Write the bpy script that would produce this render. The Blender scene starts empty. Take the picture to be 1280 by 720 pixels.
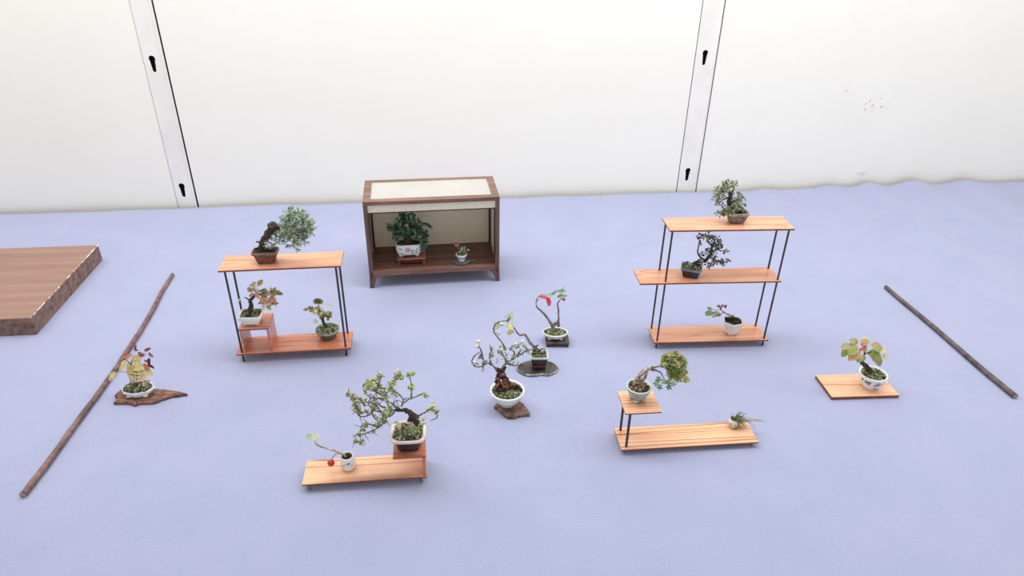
import bpy, math, random
from mathutils import Vector, Matrix, noise
random.seed(7)
C = bpy.context.scene.collection
# ------------------------------------------------------------------ camera
H, FPX, PITCH, ROLL = 0.70, 858.76, math.radians(29.396), math.radians(1.0057)
cp, sp = math.cos(PITCH), math.sin(PITCH)
FW = Vector((0, cp, -sp)); R0 = Vector((1, 0, 0)); U0 = Vector((0, sp, cp))
RT = math.cos(ROLL)*R0 + math.sin(ROLL)*U0
UP = -math.sin(ROLL)*R0 + math.cos(ROLL)*U0
cd = bpy.data.cameras.new('camera'); co = bpy.data.objects.new('camera', cd); C.objects.link(co)
cd.sensor_width = 36; cd.lens = FPX*36/1280; cd.clip_start = 0.02
m = Matrix((RT, UP, -FW)).transposed().to_4x4(); m.translation = Vector((0, 0, H)); co.matrix_world = m
bpy.context.scene.camera = co
# ------------------------------------------------------------------ world and light (white marquee, soft even daylight)
sc = bpy.context.scene
sc.view_settings.view_transform = 'Standard'; sc.view_settings.look = 'None'
sc.view_settings.exposure = 0.0; sc.view_settings.gamma = 1; sc.view_settings.use_curve_mapping = False
w = bpy.data.worlds.new('world'); sc.world = w; w.use_nodes = True
w.node_tree.nodes['Background'].inputs[0].default_value = (1.0, 0.99, 0.965, 1)
w.node_tree.nodes['Background'].inputs[1].default_value = 0.62
def area(name, loc, target, sx, sy, power, col=(1, 1, 1)):
    l = bpy.data.lights.new(name, 'AREA'); l.shape = 'RECTANGLE'; l.size = sx; l.size_y = sy; l.energy = power; l.color = col
    o = bpy.data.objects.new(name, l); C.objects.link(o); o.location = loc
    o.rotation_euler = (Vector(target)-Vector(loc)).to_track_quat('-Z', 'Y').to_euler()
    return o
area('roof_light', (0.0, 1.10, 1.66), (0.05, 1.70, 0.0), 3.6, 0.6, 39, (1, .985, .955))

# ------------------------------------------------------------------ pixel ray helpers (used only to look up real positions)
def ray(px, py): return FW*FPX + RT*(px-640) - UP*(py-360)
def P(px, py, z=0.0):
    d = ray(px, py); return Vector((0, 0, H)) + d*((z-H)/d.z)
def Q(px, py, Y):
    d = ray(px, py); return Vector((0, 0, H)) + d*(Y/d.y)
def mpp(p): return (Vector(p)-Vector((0, 0, H))).dot(FW)/FPX      # metres per pixel at a point
V = Vector

# ------------------------------------------------------------------ materials
def s2l(c): return tuple(x/12.92 if x <= .04045 else ((x+.055)/1.055)**2.4 for x in c)
def hexc(h): return s2l(tuple(int(h[i:i+2], 16)/255 for i in (0, 2, 4)))+(1,)
def base(name, rough=.6, col=None, spec=None):
    mt = bpy.data.materials.new(name); mt.use_nodes = True; nt = mt.node_tree
    b = nt.nodes['Principled BSDF']; b.inputs['Roughness'].default_value = rough
    if spec is not None: b.inputs['Specular IOR Level'].default_value = spec
    if col: b.inputs['Base Color'].default_value = hexc(col)
    return mt, nt, b
def ramp(nt, fac, stops):
    r = nt.nodes.new('ShaderNodeValToRGB'); e = r.color_ramp.elements
    while len(e) < len(stops): e.new(.5)
    for el, (p, c) in zip(e, stops): el.position = p; el.color = hexc(c) if isinstance(c, str) else c
    nt.links.new(fac, r.inputs[0]); return r.outputs[0]
def coords(nt, scale=(1, 1, 1), kind='Object'):
    t = nt.nodes.new('ShaderNodeTexCoord'); mp = nt.nodes.new('ShaderNodeMapping'); mp.inputs['Scale'].default_value = scale
    nt.links.new(t.outputs[kind], mp.inputs[0]); return mp.outputs[0]
def tex(nt, vec, scale, detail=3, rough=.5, dist=0):
    n = nt.nodes.new('ShaderNodeTexNoise'); n.inputs['Scale'].default_value = scale; n.inputs['Detail'].default_value = detail
    n.inputs['Roughness'].default_value = rough; n.inputs['Distortion'].default_value = dist
    nt.links.new(vec, n.inputs[0]); return n.outputs[0]
def bump(nt, b, h, strength=.3, dist=.001):
    n = nt.nodes.new('ShaderNodeBump'); n.inputs['Strength'].default_value = strength; n.inputs['Distance'].default_value = dist
    nt.links.new(h, n.inputs['Height']); nt.links.new(n.outputs[0], b.inputs['Normal'])
def mix(nt, fac, a, b_):
    n = nt.nodes.new('ShaderNodeMix'); n.data_type = 'RGBA'
    for k, v in ((0, fac), (6, a), (7, b_)):
        if hasattr(v, 'links'): nt.links.new(v, n.inputs[k])
        else: n.inputs[k].default_value = v
    return n.outputs[2]
def noisy(name, c1, c2, scale=60, rough=.6, bs=.2, bd=.0006, detail=4, stretch=(1, 1, 1), p=(.35, .65), spec=None):
    mt, nt, b = base(name, rough, spec=spec); n = tex(nt, coords(nt, stretch), scale, detail)
    nt.links.new(ramp(nt, n, [(p[0], c1), (p[1], c2)]), b.inputs['Base Color']); bump(nt, b, n, bs, bd); return mt
def wood(name, stops, axis=0, scale=1.0, rough=.3, coat=.0, lines='8a4a2c', lw=.5, g=(28, 1.6, .8, 9)):
    mt, nt, b = base(name, rough)
    s = [90*scale]*3; s[axis] = 5*scale
    n1 = tex(nt, coords(nt, s), 1.0, 5, .6, .3)
    s2 = [g[0]*scale]*3; s2[axis] = g[1]*scale
    n2 = tex(nt, coords(nt, s2), 1.0, 1, .4, g[2])
    col = ramp(nt, n1, stops)
    wv = nt.nodes.new('ShaderNodeMath'); wv.operation = 'MULTIPLY'; nt.links.new(n2, wv.inputs[0]); wv.inputs[1].default_value = g[3]
    fr = nt.nodes.new('ShaderNodeMath'); fr.operation = 'FRACT'; nt.links.new(wv.outputs[0], fr.inputs[0])
    ln = ramp(nt, fr.outputs[0], [(0, (0, 0, 0, 1)), (.80, (0, 0, 0, 1)), (.93, (lw, lw, lw, 1)), (1, (0, 0, 0, 1))])
    nt.links.new(mix(nt, ln, col, hexc(lines)), b.inputs['Base Color'])
    b.inputs['Coat Weight'].default_value = coat; b.inputs['Coat Roughness'].default_value = .12
    bump(nt, b, n1, .15, .0003); return mt
def leafmat(name, stops, trans=.42, rough=.5):
    mt, nt, b = base(name, rough)
    a = nt.nodes.new('ShaderNodeAttribute'); a.attribute_name = 'tone'
    n0 = tex(nt, coords(nt), 150, 2); q1 = nt.nodes.new('ShaderNodeMath'); q1.operation = 'MULTIPLY_ADD'
    nt.links.new(n0, q1.inputs[0]); q1.inputs[1].default_value = .9; q1.inputs[2].default_value = -.40
    q2 = nt.nodes.new('ShaderNodeMath'); q2.operation = 'ADD'; nt.links.new(q1.outputs[0], q2.inputs[0]); nt.links.new(a.outputs['Fac'], q2.inputs[1])
    c = ramp(nt, q2.outputs[0], stops)
    n = tex(nt, coords(nt), 260, 2)
    k = ramp(nt, n, [(.3, (.88, .88, .88, 1)), (.65, (1, 1, 1, 1))])
    mm = nt.nodes.new('ShaderNodeMix'); mm.data_type = 'RGBA'; mm.blend_type = 'MULTIPLY'; mm.inputs[0].default_value = 1
    nt.links.new(c, mm.inputs[6]); nt.links.new(k, mm.inputs[7]); c = mm.outputs[2]
    nt.links.new(c, b.inputs['Base Color'])
    t = nt.nodes.new('ShaderNodeBsdfTranslucent'); nt.links.new(c, t.inputs[0])
    ms = nt.nodes.new('ShaderNodeMixShader'); ms.inputs[0].default_value = trans
    nt.links.new(b.outputs[0], ms.inputs[1]); nt.links.new(t.outputs[0], ms.inputs[2])
    nt.links.new(ms.outputs[0], nt.nodes['Material Output'].inputs[0]); return mt

M = {}
# lavender cloth: woven felt with faint mottling
mt, nt, b = base('lavender_cloth', .95, spec=.15)
v = coords(nt); n1 = tex(nt, v, 420, 4, .75); n2 = tex(nt, v, 9, 3, .6)
c1 = ramp(nt, n1, [(.30, '888eb0'), (.5, 'a0a5c5'), (.72, 'b6bbd8')])
c2 = ramp(nt, n2, [(.3, '9ba1c3'), (.7, 'a6accb')])
nt.links.new(mix(nt, .5, c1, c2), b.inputs['Base Color']); bump(nt, b, n1, .35, .0006)
b.inputs['Sheen Weight'].default_value = .25; b.inputs['Sheen Roughness'].default_value = .6
M['cloth'] = mt
# white wall panels with two old scuffs
mt, nt, b = base('white_panel', .55)
v = coords(nt); n = tex(nt, v, 6, 3); cc = ramp(nt, n, [(.3, 'f8f6ef'), (.7, 'faf9f2')])
def scuff(cc, cx, cz, rx, rz, colr, thr, sc=160, st=1.0):
    mp = nt.nodes.new('ShaderNodeMapping'); mp.vector_type = 'POINT'
    t = nt.nodes.new('ShaderNodeTexCoord'); nt.links.new(t.outputs['Object'], mp.inputs[0])
    mp.inputs['Location'].default_value = (-cx/rx, 0, -cz/rz); mp.inputs['Scale'].default_value = (1/rx, 0, 1/rz)
    g = nt.nodes.new('ShaderNodeTexGradient'); g.gradient_type = 'SPHERICAL'; nt.links.new(mp.outputs[0], g.inputs[0])
    nn = tex(nt, v, sc, 4, .6); r1 = ramp(nt, nn, [(thr, (0, 0, 0, 1)), (thr+.05, (1, 1, 1, 1))])
    r2 = ramp(nt, g.outputs[1], [(.05, (0, 0, 0, 1)), (.5, (st, st, st, 1))])
    mu = nt.nodes.new('ShaderNodeMath'); mu.operation = 'MULTIPLY'; nt.links.new(r1, mu.inputs[0]); nt.links.new(r2, mu.inputs[1])
    return mix(nt, mu.outputs[0], cc, hexc(colr))
cc = scuff(cc, .985, .232, .055, .026, 'd2c6ba', .56, 90)
cc = scuff(cc, 1.005, .036, .024, .009, 'cdb4ae', .52, 200)
cc = scuff(cc, .895, .275, .012, .018, 'c2b6a4', .55, 150)
nt.links.new(cc, b.inputs['Base Color']); bump(nt, b, n, .05, .002)
M['panel'] = mt
M['metal'] = noisy('white_painted_metal', 'f0eeea', 'f8f6f2', 14, .4, .05, .0004)
M['core'] = base('dark_gap', .9, '4a4644')[0]
M['hole'] = base('slot_dark', .9, '141212')[0]
M['floor'] = noisy('grey_ground', '8f8c88', 'a5a29e', 8, .9)
ORG = [(.25, 'c9825c'), (.45, 'dd9a76'), (.6, 'e8ad8a'), (.8, 'f0bd9c')]
RED = [(.25, 'b0624a'), (.45, 'c87a5c'), (.6, 'd68c6c'), (.8, 'e09e7e')]
M['orange_wood'] = wood('orange_wood', ORG, 0, 1.0, .32, .3, 'a8603e', .6)
M['fine_wood'] = wood('fine_grained_wood', [(.3, 'e6a67e'), (.5, 'f0b892'), (.7, 'f6c8a6')], 0, .9, .32, .3, '8a4a30', .9, (26, .35, .1, 16))
M['pale_wood'] = wood('pale_orange_wood', [(.3, 'e4a880'), (.5, 'eeb890'), (.7, 'f4c6a2')], 0, .8, .32, .3, '8a5232', .9, (20, 2.2, .35, 8))
M['red_wood'] = wood('reddish_wood', RED, 0, 1.1, .3, .35, '8a4632', .6)
M['edge'] = noisy('dark_board_edge', '6a3c30', '8e5844', 120, .4)
M['post'] = noisy('dark_stained_post', '2a2126', '55454a', 120, .32, .1, .0003, stretch=(1, 1, .2))
M['peg'] = noisy('grey_peg', '5c5452', '8a807c', 200, .4)
M['cabinet_wood'] = wood('walnut_frame', [(.3, '5e4236'), (.5, '7e5a4a'), (.7, '9e7662')], 0, 1.2, .38, .15, '4a2c26', .6)
M['cabinet_wood_v'] = wood('walnut_frame_upright', [(.3, '4e3830'), (.5, '6c4e42'), (.7, '866252')], 2, 1.2, .38, .15, '3a2420', .6)
M['cabinet_floor'] = wood('dark_walnut_boards', [(.3, '40221e'), (.5, '5e3830'), (.7, '764a3e')], 0, 1.0, .35, .15, '2a1614', .6)
M['paper'] = noisy('speckled_paper', 'dacfb4', 'f8eed8', 700, .8, .3, .0004, 3)
M['pale_paper'] = noisy('pale_speckled_paper', 'd8cdb6', 'f2ebda', 700, .8, .2, .0004, 3)
M['white_panel_top'] = noisy('frosted_top_panel', 'dad8d2', 'e2e0dc', 20, .6, .02)
_m = M['white_panel_top']; _nt = _m.node_tree; _t = _nt.nodes.new('ShaderNodeBsdfTranslucent'); _t.inputs[0].default_value = (.9, .9, .88, 1)
_ms = _nt.nodes.new('ShaderNodeMixShader'); _ms.inputs[0].default_value = .42; _nt.links.new(_nt.nodes['Principled BSDF'].outputs[0], _ms.inputs[1]); _nt.links.new(_t.outputs[0], _ms.inputs[2]); _nt.links.new(_ms.outputs[0], _nt.nodes['Material Output'].inputs[0])
M['slat'] = base('black_slat', .5, '2c2220')[0]
M['bark'] = noisy('dark_bark', '1c1614', '5c4c40', 420, .85, .8, .0012, 5)
M['grey_bark'] = noisy('grey_bark', '4a4440', 'a89e90', 380, .8, .7, .001, 5)
M['pale_bark'] = noisy('pale_bark', '6e5040', 'dcc8b4', 300, .75, .7, .001, 5, p=(.38, .6))
M['red_bark'] = noisy('reddish_bark', '2a1c18', 'c4805e', 130, .8, .8, .0015, 5, p=(.50, .68))
M['twig'] = noisy('thin_twig', '4a443e', 'a09880', 500, .8, .4, .0006)
M['moss'] = leafmat('moss', [(0, '14160f'), (.25, '3a3e28'), (.5, '848c5c'), (.72, 'c4cc9c'), (1, 'f6f8e0')], .05, .9)
M['soil'] = leafmat('dark_soil', [(0, '12100e'), (.4, '2e2a22'), (.7, '5a5444'), (1, 'a8a48c')], .0, .9)
M['pebble'] = leafmat('akadama_soil', [(0, '1c1410'), (.4, '4c382c'), (.7, '8a6a54'), (1, 'c8b49a')], .0, .9)
def glaze(name, c1, c2, rough=.18, scale=40, **k): return noisy(name, c1, c2, scale, rough, .03, .0003, **k)
M['white_glaze'] = glaze('white_glaze', 'e8eaec', 'f6f7f8')
M['pale_glaze'] = glaze('pale_celadon_glaze', 'd8dfd6', 'eef2ec')
M['cream_glaze'] = glaze('cream_glaze', 'd6d2c4', 'f0eee4')
M['grey_glaze'] = glaze('grey_blue_glaze', '8e9c9a', 'b4c0bc', .22)
M['grey_lip'] = glaze('pale_grey_lip', 'b8c4c0', 'd4dcd8', .22)
M['brown_clay'] = noisy('brown_clay', '5e3c38', '7c524c', 150, .5, .1)
M['brown_lip'] = noisy('brown_clay_lip', '7a5850', '9c7a70', 150, .45, .1)
M['grey_clay'] = noisy('grey_brown_clay', '605858', '867c7a', 150, .5, .1)
M['grey_clay_lip'] = noisy('grey_clay_lip', '8c8682', 'b4aeaa', 150, .4, .1)
M['navy_glaze'] = glaze('dark_blue_glaze', '1e2230', '343a4c', .2)
M['navy_lip'] = glaze('blue_grey_lip', '6a7684', '94a0aa', .22)
M['green_glaze'] = glaze('dark_green_glaze', '39443e', '5a665c', .22)
M['green_lip'] = glaze('grey_green_lip', '7c887c', 'a2ac9e', .22)
M['black_glaze'] = glaze('black_glaze', '221c20', '3c3236', .25)
M['pink_lip'] = glaze('pale_pink_lip', 'dccaca', 'f0e4e2', .25)
M['red_band'] = base('red_band', .4, '8c3038')[0]
M['blue_paint'] = base('blue_paint', .3, '48587e')[0]
M['black_paint'] = base('black_paint', .3, '26282c')[0]
M['rose_paint'] = base('rose_paint', .3, 'b88a8e')[0]
M['rose_centre'] = base('rose_centre', .3, 'e6ccc8')[0]
M['green_paint'] = base('green_grey_paint', .3, '4a4c48')[0]
M['driftwood'] = noisy('brown_driftwood', '4a302a', '9a6a56', 90, .6, .5, .001, 5, (1, 4, 4))
M['root_slab'] = noisy('dark_root_slab', '4a3630', '86685a', 120, .6, .6, .0012, 5)
M['black_slab'] = noisy('polished_black_slab', '2e2a2a', '4a4442', 60, .12, .05)
M['bark_rim'] = noisy('pale_bark_rim', '3c3634', 'c8c2b8', 220, .7, .6)
M['slate'] = noisy('blue_grey_slate', '363c40', '6a7478', 150, .5, .5)
M['table_wood'] = noisy('dark_stand_wood', '2c2424', '55474a', 100, .3, .1)
M['table_red'] = noisy('red_brown_stand_wood', '6a3c30', '96604e', 100, .3, .1, stretch=(.2, 1, 1))
M['pole'] = noisy('brown_pole_bark', '5a4240', '8e6c66', 70, .55, .4, .0012, 5, (.3, 1, 1))
M['dark_pole'] = noisy('dark_pole_bark', '45393a', '6e5f5e', 70, .5, .3, .001, 5)
M['cut'] = noisy('cut_wood_end', '8a7868', 'b4a494', 200, .7)
M['block_top'] = wood('plywood_top', [(.3, '8c6c5e'), (.5, '977668'), (.7, 'a28274')], 0, .6, .6, 0, '9a7462', .3)
M['block_side'] = noisy('plywood_edge', '6a5048', '927468', 80, .7, .3)
M['chip'] = noisy('chipped_edge', 'c8bcb2', 'ece6e0', 300, .8)
M['berry'] = base('red_berry', .2, 'c8302a')[0]; M['pale_berry'] = base('pale_berry', .25, 'd8dccc')[0]
L = leafmat
M['pine'] = L('white_green_needles', [(0, '2c4438'), (.2, '5a765e'), (.45, '98b08e'), (.75, 'd2e0c0'), (1, 'f0f6e4')])
M['juniper'] = L('silver_juniper', [(0, '3a4838'), (.2, '66785a'), (.45, '9fae86'), (.75, 'd2dab4'), (1, 'eef2dc')])
M['autumn'] = L('orange_green_leaves', [(0, '7c7a3c'), (.25, 'aca45c'), (.5, 'd0c88c'), (.7, 'e09a70'), (.85, 'e8b898'), (1, 'f6f0d8')])
M['yellow'] = L('yellow_leaves', [(0, 'c4b868'), (.3, 'e8dc98'), (.65, 'f4eab8'), (.85, 'f0b894'), (1, 'faf4d8')])
M['purple'] = L('purple_red_leaves', [(0, '5c303c'), (.5, '8a4c58'), (1, 'b47a80')])
M['peach'] = L('peach_leaves', [(0, 'c87860'), (.5, 'e09a80'), (1, 'f0c4a8')])
M['olive'] = L('olive_leaves', [(0, '5c5a2c'), (.3, 'a09c58'), (.65, 'd0cc8e'), (1, 'f2eec4')])
M['mint'] = L('pale_mint_leaf', [(0, 'bccc98'), (.5, 'e0eabc'), (1, 'f4f8dc')])
M['dense'] = L('dense_green_leaves', [(0, '22342a'), (.3, '3e5c46'), (.6, '5e8064'), (.85, '98b492'), (1, 'c8dac0')])
M['dark_leaf'] = L('dark_sparse_leaves', [(0, '2c282a'), (.3, '504a46'), (.55, '8a8e6c'), (.75, 'c0c4a4'), (1, 'e8ecdc')])
M['spring'] = L('yellow_green_berries', [(0, '7c8448'), (.3, 'b0b876'), (.65, 'd8dea4'), (1, 'f8fade')])
M['grape'] = L('fresh_green_leaves', [(0, '74883e'), (.25, 'a4b862'), (.55, 'ccdc90'), (.78, 'd0aa80'), (1, 'f8fae0')])
M['green_leaf'] = L('mid_green_leaves', [(0, '6a9060'), (.5, '98b888'), (1, 'c4d8b4')])
M['multi'] = L('red_green_leaves', [(0, '8ea452'), (.3, 'b4c078'), (.55, 'd4cc96'), (.75, 'e0a084'), (1, 'f2f0cc')])
M['red_leaf'] = L('red_leaf', [(0, 'd03c50'), (.5, 'ec5c6c'), (1, 'f8a0a4')])
M['pink'] = L('pink_petals', [(0, '8a4c50'), (.5, 'b87c80'), (1, 'dcb4b4')])
M['grass'] = L('fine_grass', [(0, '5c7048'), (.4, '8aa06c'), (.75, 'c8cc98'), (1, 'f0e8c0')])

# ------------------------------------------------------------------ mesh helpers
class MB:
    def __init__(s): s.v = []; s.f = []; s.m = []; s.t = []; s.sm = []
    def add(s, vs, fs, mi=0, tone=None, smooth=False):
        o = len(s.v); s.v += [tuple(v) for v in vs]
        for f in fs:
            s.f.append([i+o for i in f]); s.m.append(mi); s.t.append(random.random() if tone is None else tone); s.sm.append(smooth)
    def box(s, x0, x1, y0, y1, z0, z1, mi=0, bev=0):
        if bev:
            a = bev
            def ring(z, i): return [(x0+i+a*(i == 0), y0+i, z), (x1-i-a*(i == 0), y0+i, z), (x1-i, y0+i+a*(i == 0), z), (x1-i, y1-i-a*(i == 0), z), (x1-i-a*(i == 0), y1-i, z), (x0+i+a*(i == 0), y1-i, z), (x0+i, y1-i-a*(i == 0), z), (x0+i, y0+i+a*(i == 0), z)]
            s.loft([ring(z0, a), ring(z0+a, 0), ring(z1-a, 0), ring(z1, a)], mi, False); return
        s.add([(x0, y0, z0), (x1, y0, z0), (x1, y1, z0), (x0, y1, z0), (x0, y0, z1), (x1, y0, z1), (x1, y1, z1), (x0, y1, z1)],
              [(3, 2, 1, 0), (4, 5, 6, 7), (0, 1, 5, 4), (1, 2, 6, 5), (2, 3, 7, 6), (3, 0, 4, 7)], mi, .5)
    def loft(s, rings, mi=0, smooth=True, cap0=True, cap1=True, mis=None, tone=.5):
        n = len(rings[0]); o = len(s.v); s.v += [tuple(p) for r in rings for p in r]
        for k in range(len(rings)-1):
            for i in range(n):
                j = (i+1) % n
                s.f.append([o+k*n+i, o+k*n+j, o+(k+1)*n+j, o+(k+1)*n+i]); s.m.append(mis[k] if mis else mi); s.t.append(tone); s.sm.append(smooth)
        if cap0: s.f.append([o+i for i in reversed(range(n))]); s.m.append(mis[0] if mis else mi); s.t.append(tone); s.sm.append(False)
        if cap1: s.f.append([o+(len(rings)-1)*n+i for i in range(n)]); s.m.append(mis[-1] if mis else mi); s.t.append(tone); s.sm.append(False)
    def tube(s, pts, radii, n=8, mi=0, rough=0, tone=.5):
        pts = [V(p) for p in pts]; rings = []; nrm = None
        for i, p in enumerate(pts):
            t = (pts[min(i+1, len(pts)-1)]-pts[max(i-1, 0)]).normalized()
            if nrm is None: nrm = t.orthogonal().normalized()
            nrm = (nrm - t*nrm.dot(t)).normalized(); bn = t.cross(nrm); r = radii[i]; ring = []
            for k in range(n):
                a = 2*math.pi*k/n; rr = r*(1+rough*noise.noise(V((p.x*300+k*1.7, p.y*300, p.z*300+k*.9))))
                ring.append(p + nrm*math.cos(a)*rr + bn*math.sin(a)*rr)
            rings.append(ring)
        s.loft(rings, mi, True, tone=tone)
    def blob(s, c, r, mi=0, seg=8, tone=None, sq=(1, 1, 1)):
        t = random.random() if tone is None else tone; rings = []
        for k in range(1, seg//2+1):
            a = math.pi*k/(seg//2+1)
            rings.append([V(c)+V((math.sin(a)*math.cos(2*math.pi*i/seg)*r*sq[0], math.sin(a)*math.sin(2*math.pi*i/seg)*r*sq[1], -math.cos(a)*r*sq[2])) for i in range(seg)])
        s.loft(rings, mi, True, tone=t)
    def build(s, name, mats, parent=None, loc=None):
        me = bpy.data.meshes.new(name); off = V(loc) if loc is not None else (V(parent.get('_o', (0, 0, 0))) if False else V((0, 0, 0)))
        me.from_pydata([tuple(V(v)-off) for v in s.v], [], s.f)
        if not isinstance(mats, (list, tuple)): mats = [mats]
        for x in mats: me.materials.append(x)
        me.polygons.foreach_set('material_index', s.m); me.polygons.foreach_set('use_smooth', s.sm)
        a = me.attributes.new('tone', 'FLOAT', 'FACE'); a.data.foreach_set('value', s.t)
        me.update(); o = bpy.data.objects.new(name, me); C.objects.link(o)
        if parent is not None: o.parent = parent
        return o
def tag(o, label, cat, group=None):
    o['label'] = label; o['category'] = cat
    if group: o['group'] = group
    return o
def thing(name, label, cat, loc, rz=0, group=None):
    o = bpy.data.objects.new(name, None); C.objects.link(o); o.location = loc; o.rotation_euler = (0, 0, rz); o.empty_display_size = .01
    return tag(o, label, cat, group)
def struct(o): o['kind'] = 'structure'; return o
def smooth_path(pts, rad, sub=5, jit=0):
    pts = [V(p) for p in pts]; n = len(pts); out = []; ro = []
    for i in range(n-1):
        p0, p1, p2, p3 = pts[max(i-1, 0)], pts[i], pts[i+1], pts[min(i+2, n-1)]
        for k in range(sub):
            t = k/sub
            out.append(.5*((2*p1)+(p2-p0)*t+(2*p0-5*p1+4*p2-p3)*t*t+(3*p1-p0-3*p2+p3)*t**3)
                       + V((random.uniform(-1, 1), random.uniform(-1, 1), random.uniform(-1, 1)))*jit)
            ro.append(rad[i]*(1-t)+rad[i+1]*t)
    out.append(pts[-1]); ro.append(rad[-1]); return out, ro

# cross sections -------------------------------------------------------------
def sect(kind, a, b, rot=0, n=40):
    out = []; c, s_ = math.cos(rot), math.sin(rot)
    for i in range(n):
        t = 2*math.pi*(i+.5)/n
        if kind == 'round': x, y = a*math.cos(t), b*math.sin(t)
        elif kind == 'rect':
            e = 2/9; x = a*math.copysign(abs(math.cos(t))**e, math.cos(t)); y = b*math.copysign(abs(math.sin(t))**e, math.sin(t))
        elif kind == 'soft':
            e = 2/4.2; x = a*math.copysign(abs(math.cos(t))**e, math.cos(t)); y = b*math.copysign(abs(math.sin(t))**e, math.sin(t))
        else:                       # hex / octagon
            k = int(kind); q = 2*math.pi/k; tt = (t % q)-q/2; r = math.cos(q/2)/math.cos(tt)/math.cos(q/2)*.94; x, y = a*r*math.cos(t), b*r*math.sin(t)
        out.append((c*x-s_*y, s_*x+c*y))
    return out
me_pot = {}
def pot(root, kind, a, b, prof, mats, rot=0, wall=.0016, soil=.003, lipfrom=None, name='pot', shift=(0, 0)):
    """prof: (scale, z) from foot to rim, a/b half sizes at scale 1; inner side follows with a wall"""
    mb = MB(); rings = []
    z0, z1 = prof[0][1], prof[-1][1]
    def ring(sc, z, inset=0):
        k = (z-z0)/(z1-z0); return [(x+shift[0]*k, y+shift[1]*k, z) for x, y in sect(kind, a*sc-inset, b*sc-inset, rot)]
    for sc, z in prof: rings.append(ring(sc, z))
    rings.append(ring(prof[-1][0], z1+.0005, wall*.3)); rings.append(ring(prof[-1][0], z1+.0005, wall*.9)); rings.append(ring(prof[-1][0], z1-.0004, wall*1.2))
    rings.append(ring(prof[-1][0]*.97, z1-soil-.001, wall*1.6))
    n = len(rings)-1; lf = lipfrom if lipfrom is not None else 99
    mb.loft(rings, 0, True, mis=[1 if k >= lf else 0 for k in range(n)])
    me = mb.build(name, mats if isinstance(mats, (list, tuple)) else [mats], root); me_pot[root.name] = me
    if kind in ('rect', '6', '8', '4'):
        for p_ in me.data.polygons: p_.use_smooth = False
    return me
def soil_top(root, kind, a, b, z, h, mat, rot=0, n=260, size=.0016, shift=(0, 0), name='moss', off=(0, 0), seed=0, kindg='moss'):
    mb = MB(); rings = []; K = 7
    def hz(x, y, k): return z + h*(1-(k/K)**2) + noise.noise(V((x*260+seed, y*260, seed)))*h*.35
    for k in range(K, 0, -1):
        s = [(x*k/K+shift[0], y*k/K+shift[1]) for x, y in sect(kind, a, b, rot, 28)]
        rings.append([(x, y, hz(x, y, k)) for x, y in s])
    o0 = len(mb.f); mb.loft(rings, 0, True, cap0=False, tone=.15)
    for i in range(o0, len(mb.f)): mb.t[i] = random.uniform(0, .45)
    for _ in range(n):
        r = math.sqrt(random.random())*.95; t = random.uniform(0, 2*math.pi); q = sect(kind, a, b, rot, 28)
        i = int(t/(2*math.pi)*28) % 28; x, y = q[i][0]*r, q[i][1]*r
        x += random.uniform(-1, 1)*size; y += random.uniform(-1, 1)*size
        c = V((x+shift[0], y+shift[1], hz(x+shift[0], y+shift[1], r*K))); s = size*random.uniform(.5, 1.25); tn = random.random()
        if kindg == 'moss':
            for _k in range(3):
                d = V((random.uniform(-1, 1), random.uniform(-1, 1), random.uniform(.2, 1.1))).normalized()*s*1.7; sd = d.orthogonal().normalized()*s*.35
                mb.add([c-sd, c+sd, c+d], [(0, 1, 2)], 0, tn)
        else: mb.blob(c, s*.7, 0, 5, tn)
    return mb.build(name, mat, root)

# leaves ---------------------------------------------------------------------
SH = {'oval': [(0, 0), (.28, .25), (.33, .55), (.2, .85), (0, 1), (-.2, .85), (-.33, .55), (-.28, .25)],
      'round': [(0, 0), (.35, .2), (.48, .55), (.3, .9), (0, 1), (-.3, .9), (-.48, .55), (-.35, .2)],
      'lance': [(0, 0), (.10, .25), (.13, .5), (.07, .8), (0, 1), (-.07, .8), (-.13, .5), (-.10, .25)],
      'maple': [(0, 0), (.12, .12), (.42, .08), (.2, .3), (.55, .62), (.16, .55), (0, 1), (-.16, .55), (-.55, .62), (-.2, .3), (-.42, .08), (-.12, .12)],
      'tri': [(0, 0), (.3, .05), (.5, .02), (.33, .4), (.15, .75), (0, 1), (-.15, .75), (-.33, .4), (-.5, .02), (-.3, .05)],
      'four': [(0, 0), (.12, .35), (.55, .42), (.3, .65), (.33, .98), (0, .85), (-.28, 1.0), (-.3, .6), (-.5, .45), (-.12, .3)]}
def leaf(mb, base_, d, nrm, L_, shape='oval', wid=1, fold=.15, bend=.2, mi=0, tone=None, curl=0):
    d = V(d).normalized(); nrm = V(nrm); nrm = (nrm-d*nrm.dot(d))
    if nrm.length < 1e-4: nrm = d.orthogonal()
    nrm.normalize(); sd = d.cross(nrm)
    o = SH[shape]; pts = []
    for x, y in o: pts.append(V(base_)+d*y*L_+sd*x*L_*wid+nrm*L_*(fold*abs(x)*2-bend*y*y))
    mid = [V(base_)+d*y*L_-nrm*L_*bend*y*y for y in (.33, .66)]
    n = len(o); vs = pts+mid; fs = []; h = n//2
    ct = n
    for i in range(n):
        j = (i+1) % n; yc = (o[i][1]+o[j][1])/2; m_ = n if yc < .5 else n+1
        fs.append((i, j, m_))
    # bridge the two mid points
    fr = [i for i in range(1, h+1) if (o[i-1][1]+o[i][1])/2 < .5]; ks = max(fr) if fr else 1
    fl = [i for i in range(h, n) if (o[i][1]+o[(i+1) % n][1])/2 < .5]; kl = min(fl) if fl else n-1
    fs.append((n, ks, n+1)); fs.append((n, n+1, kl))
    t = random.random() if tone is None else tone
    mb.add(vs, fs, mi, t, True)
def dv(a, j=0):                                                        # leaf direction: a in degrees in the leaning plane that faces up and forward
    a = math.radians(a); return V((math.cos(a), .55*math.sin(a)+j, .83*math.sin(a)))
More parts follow.
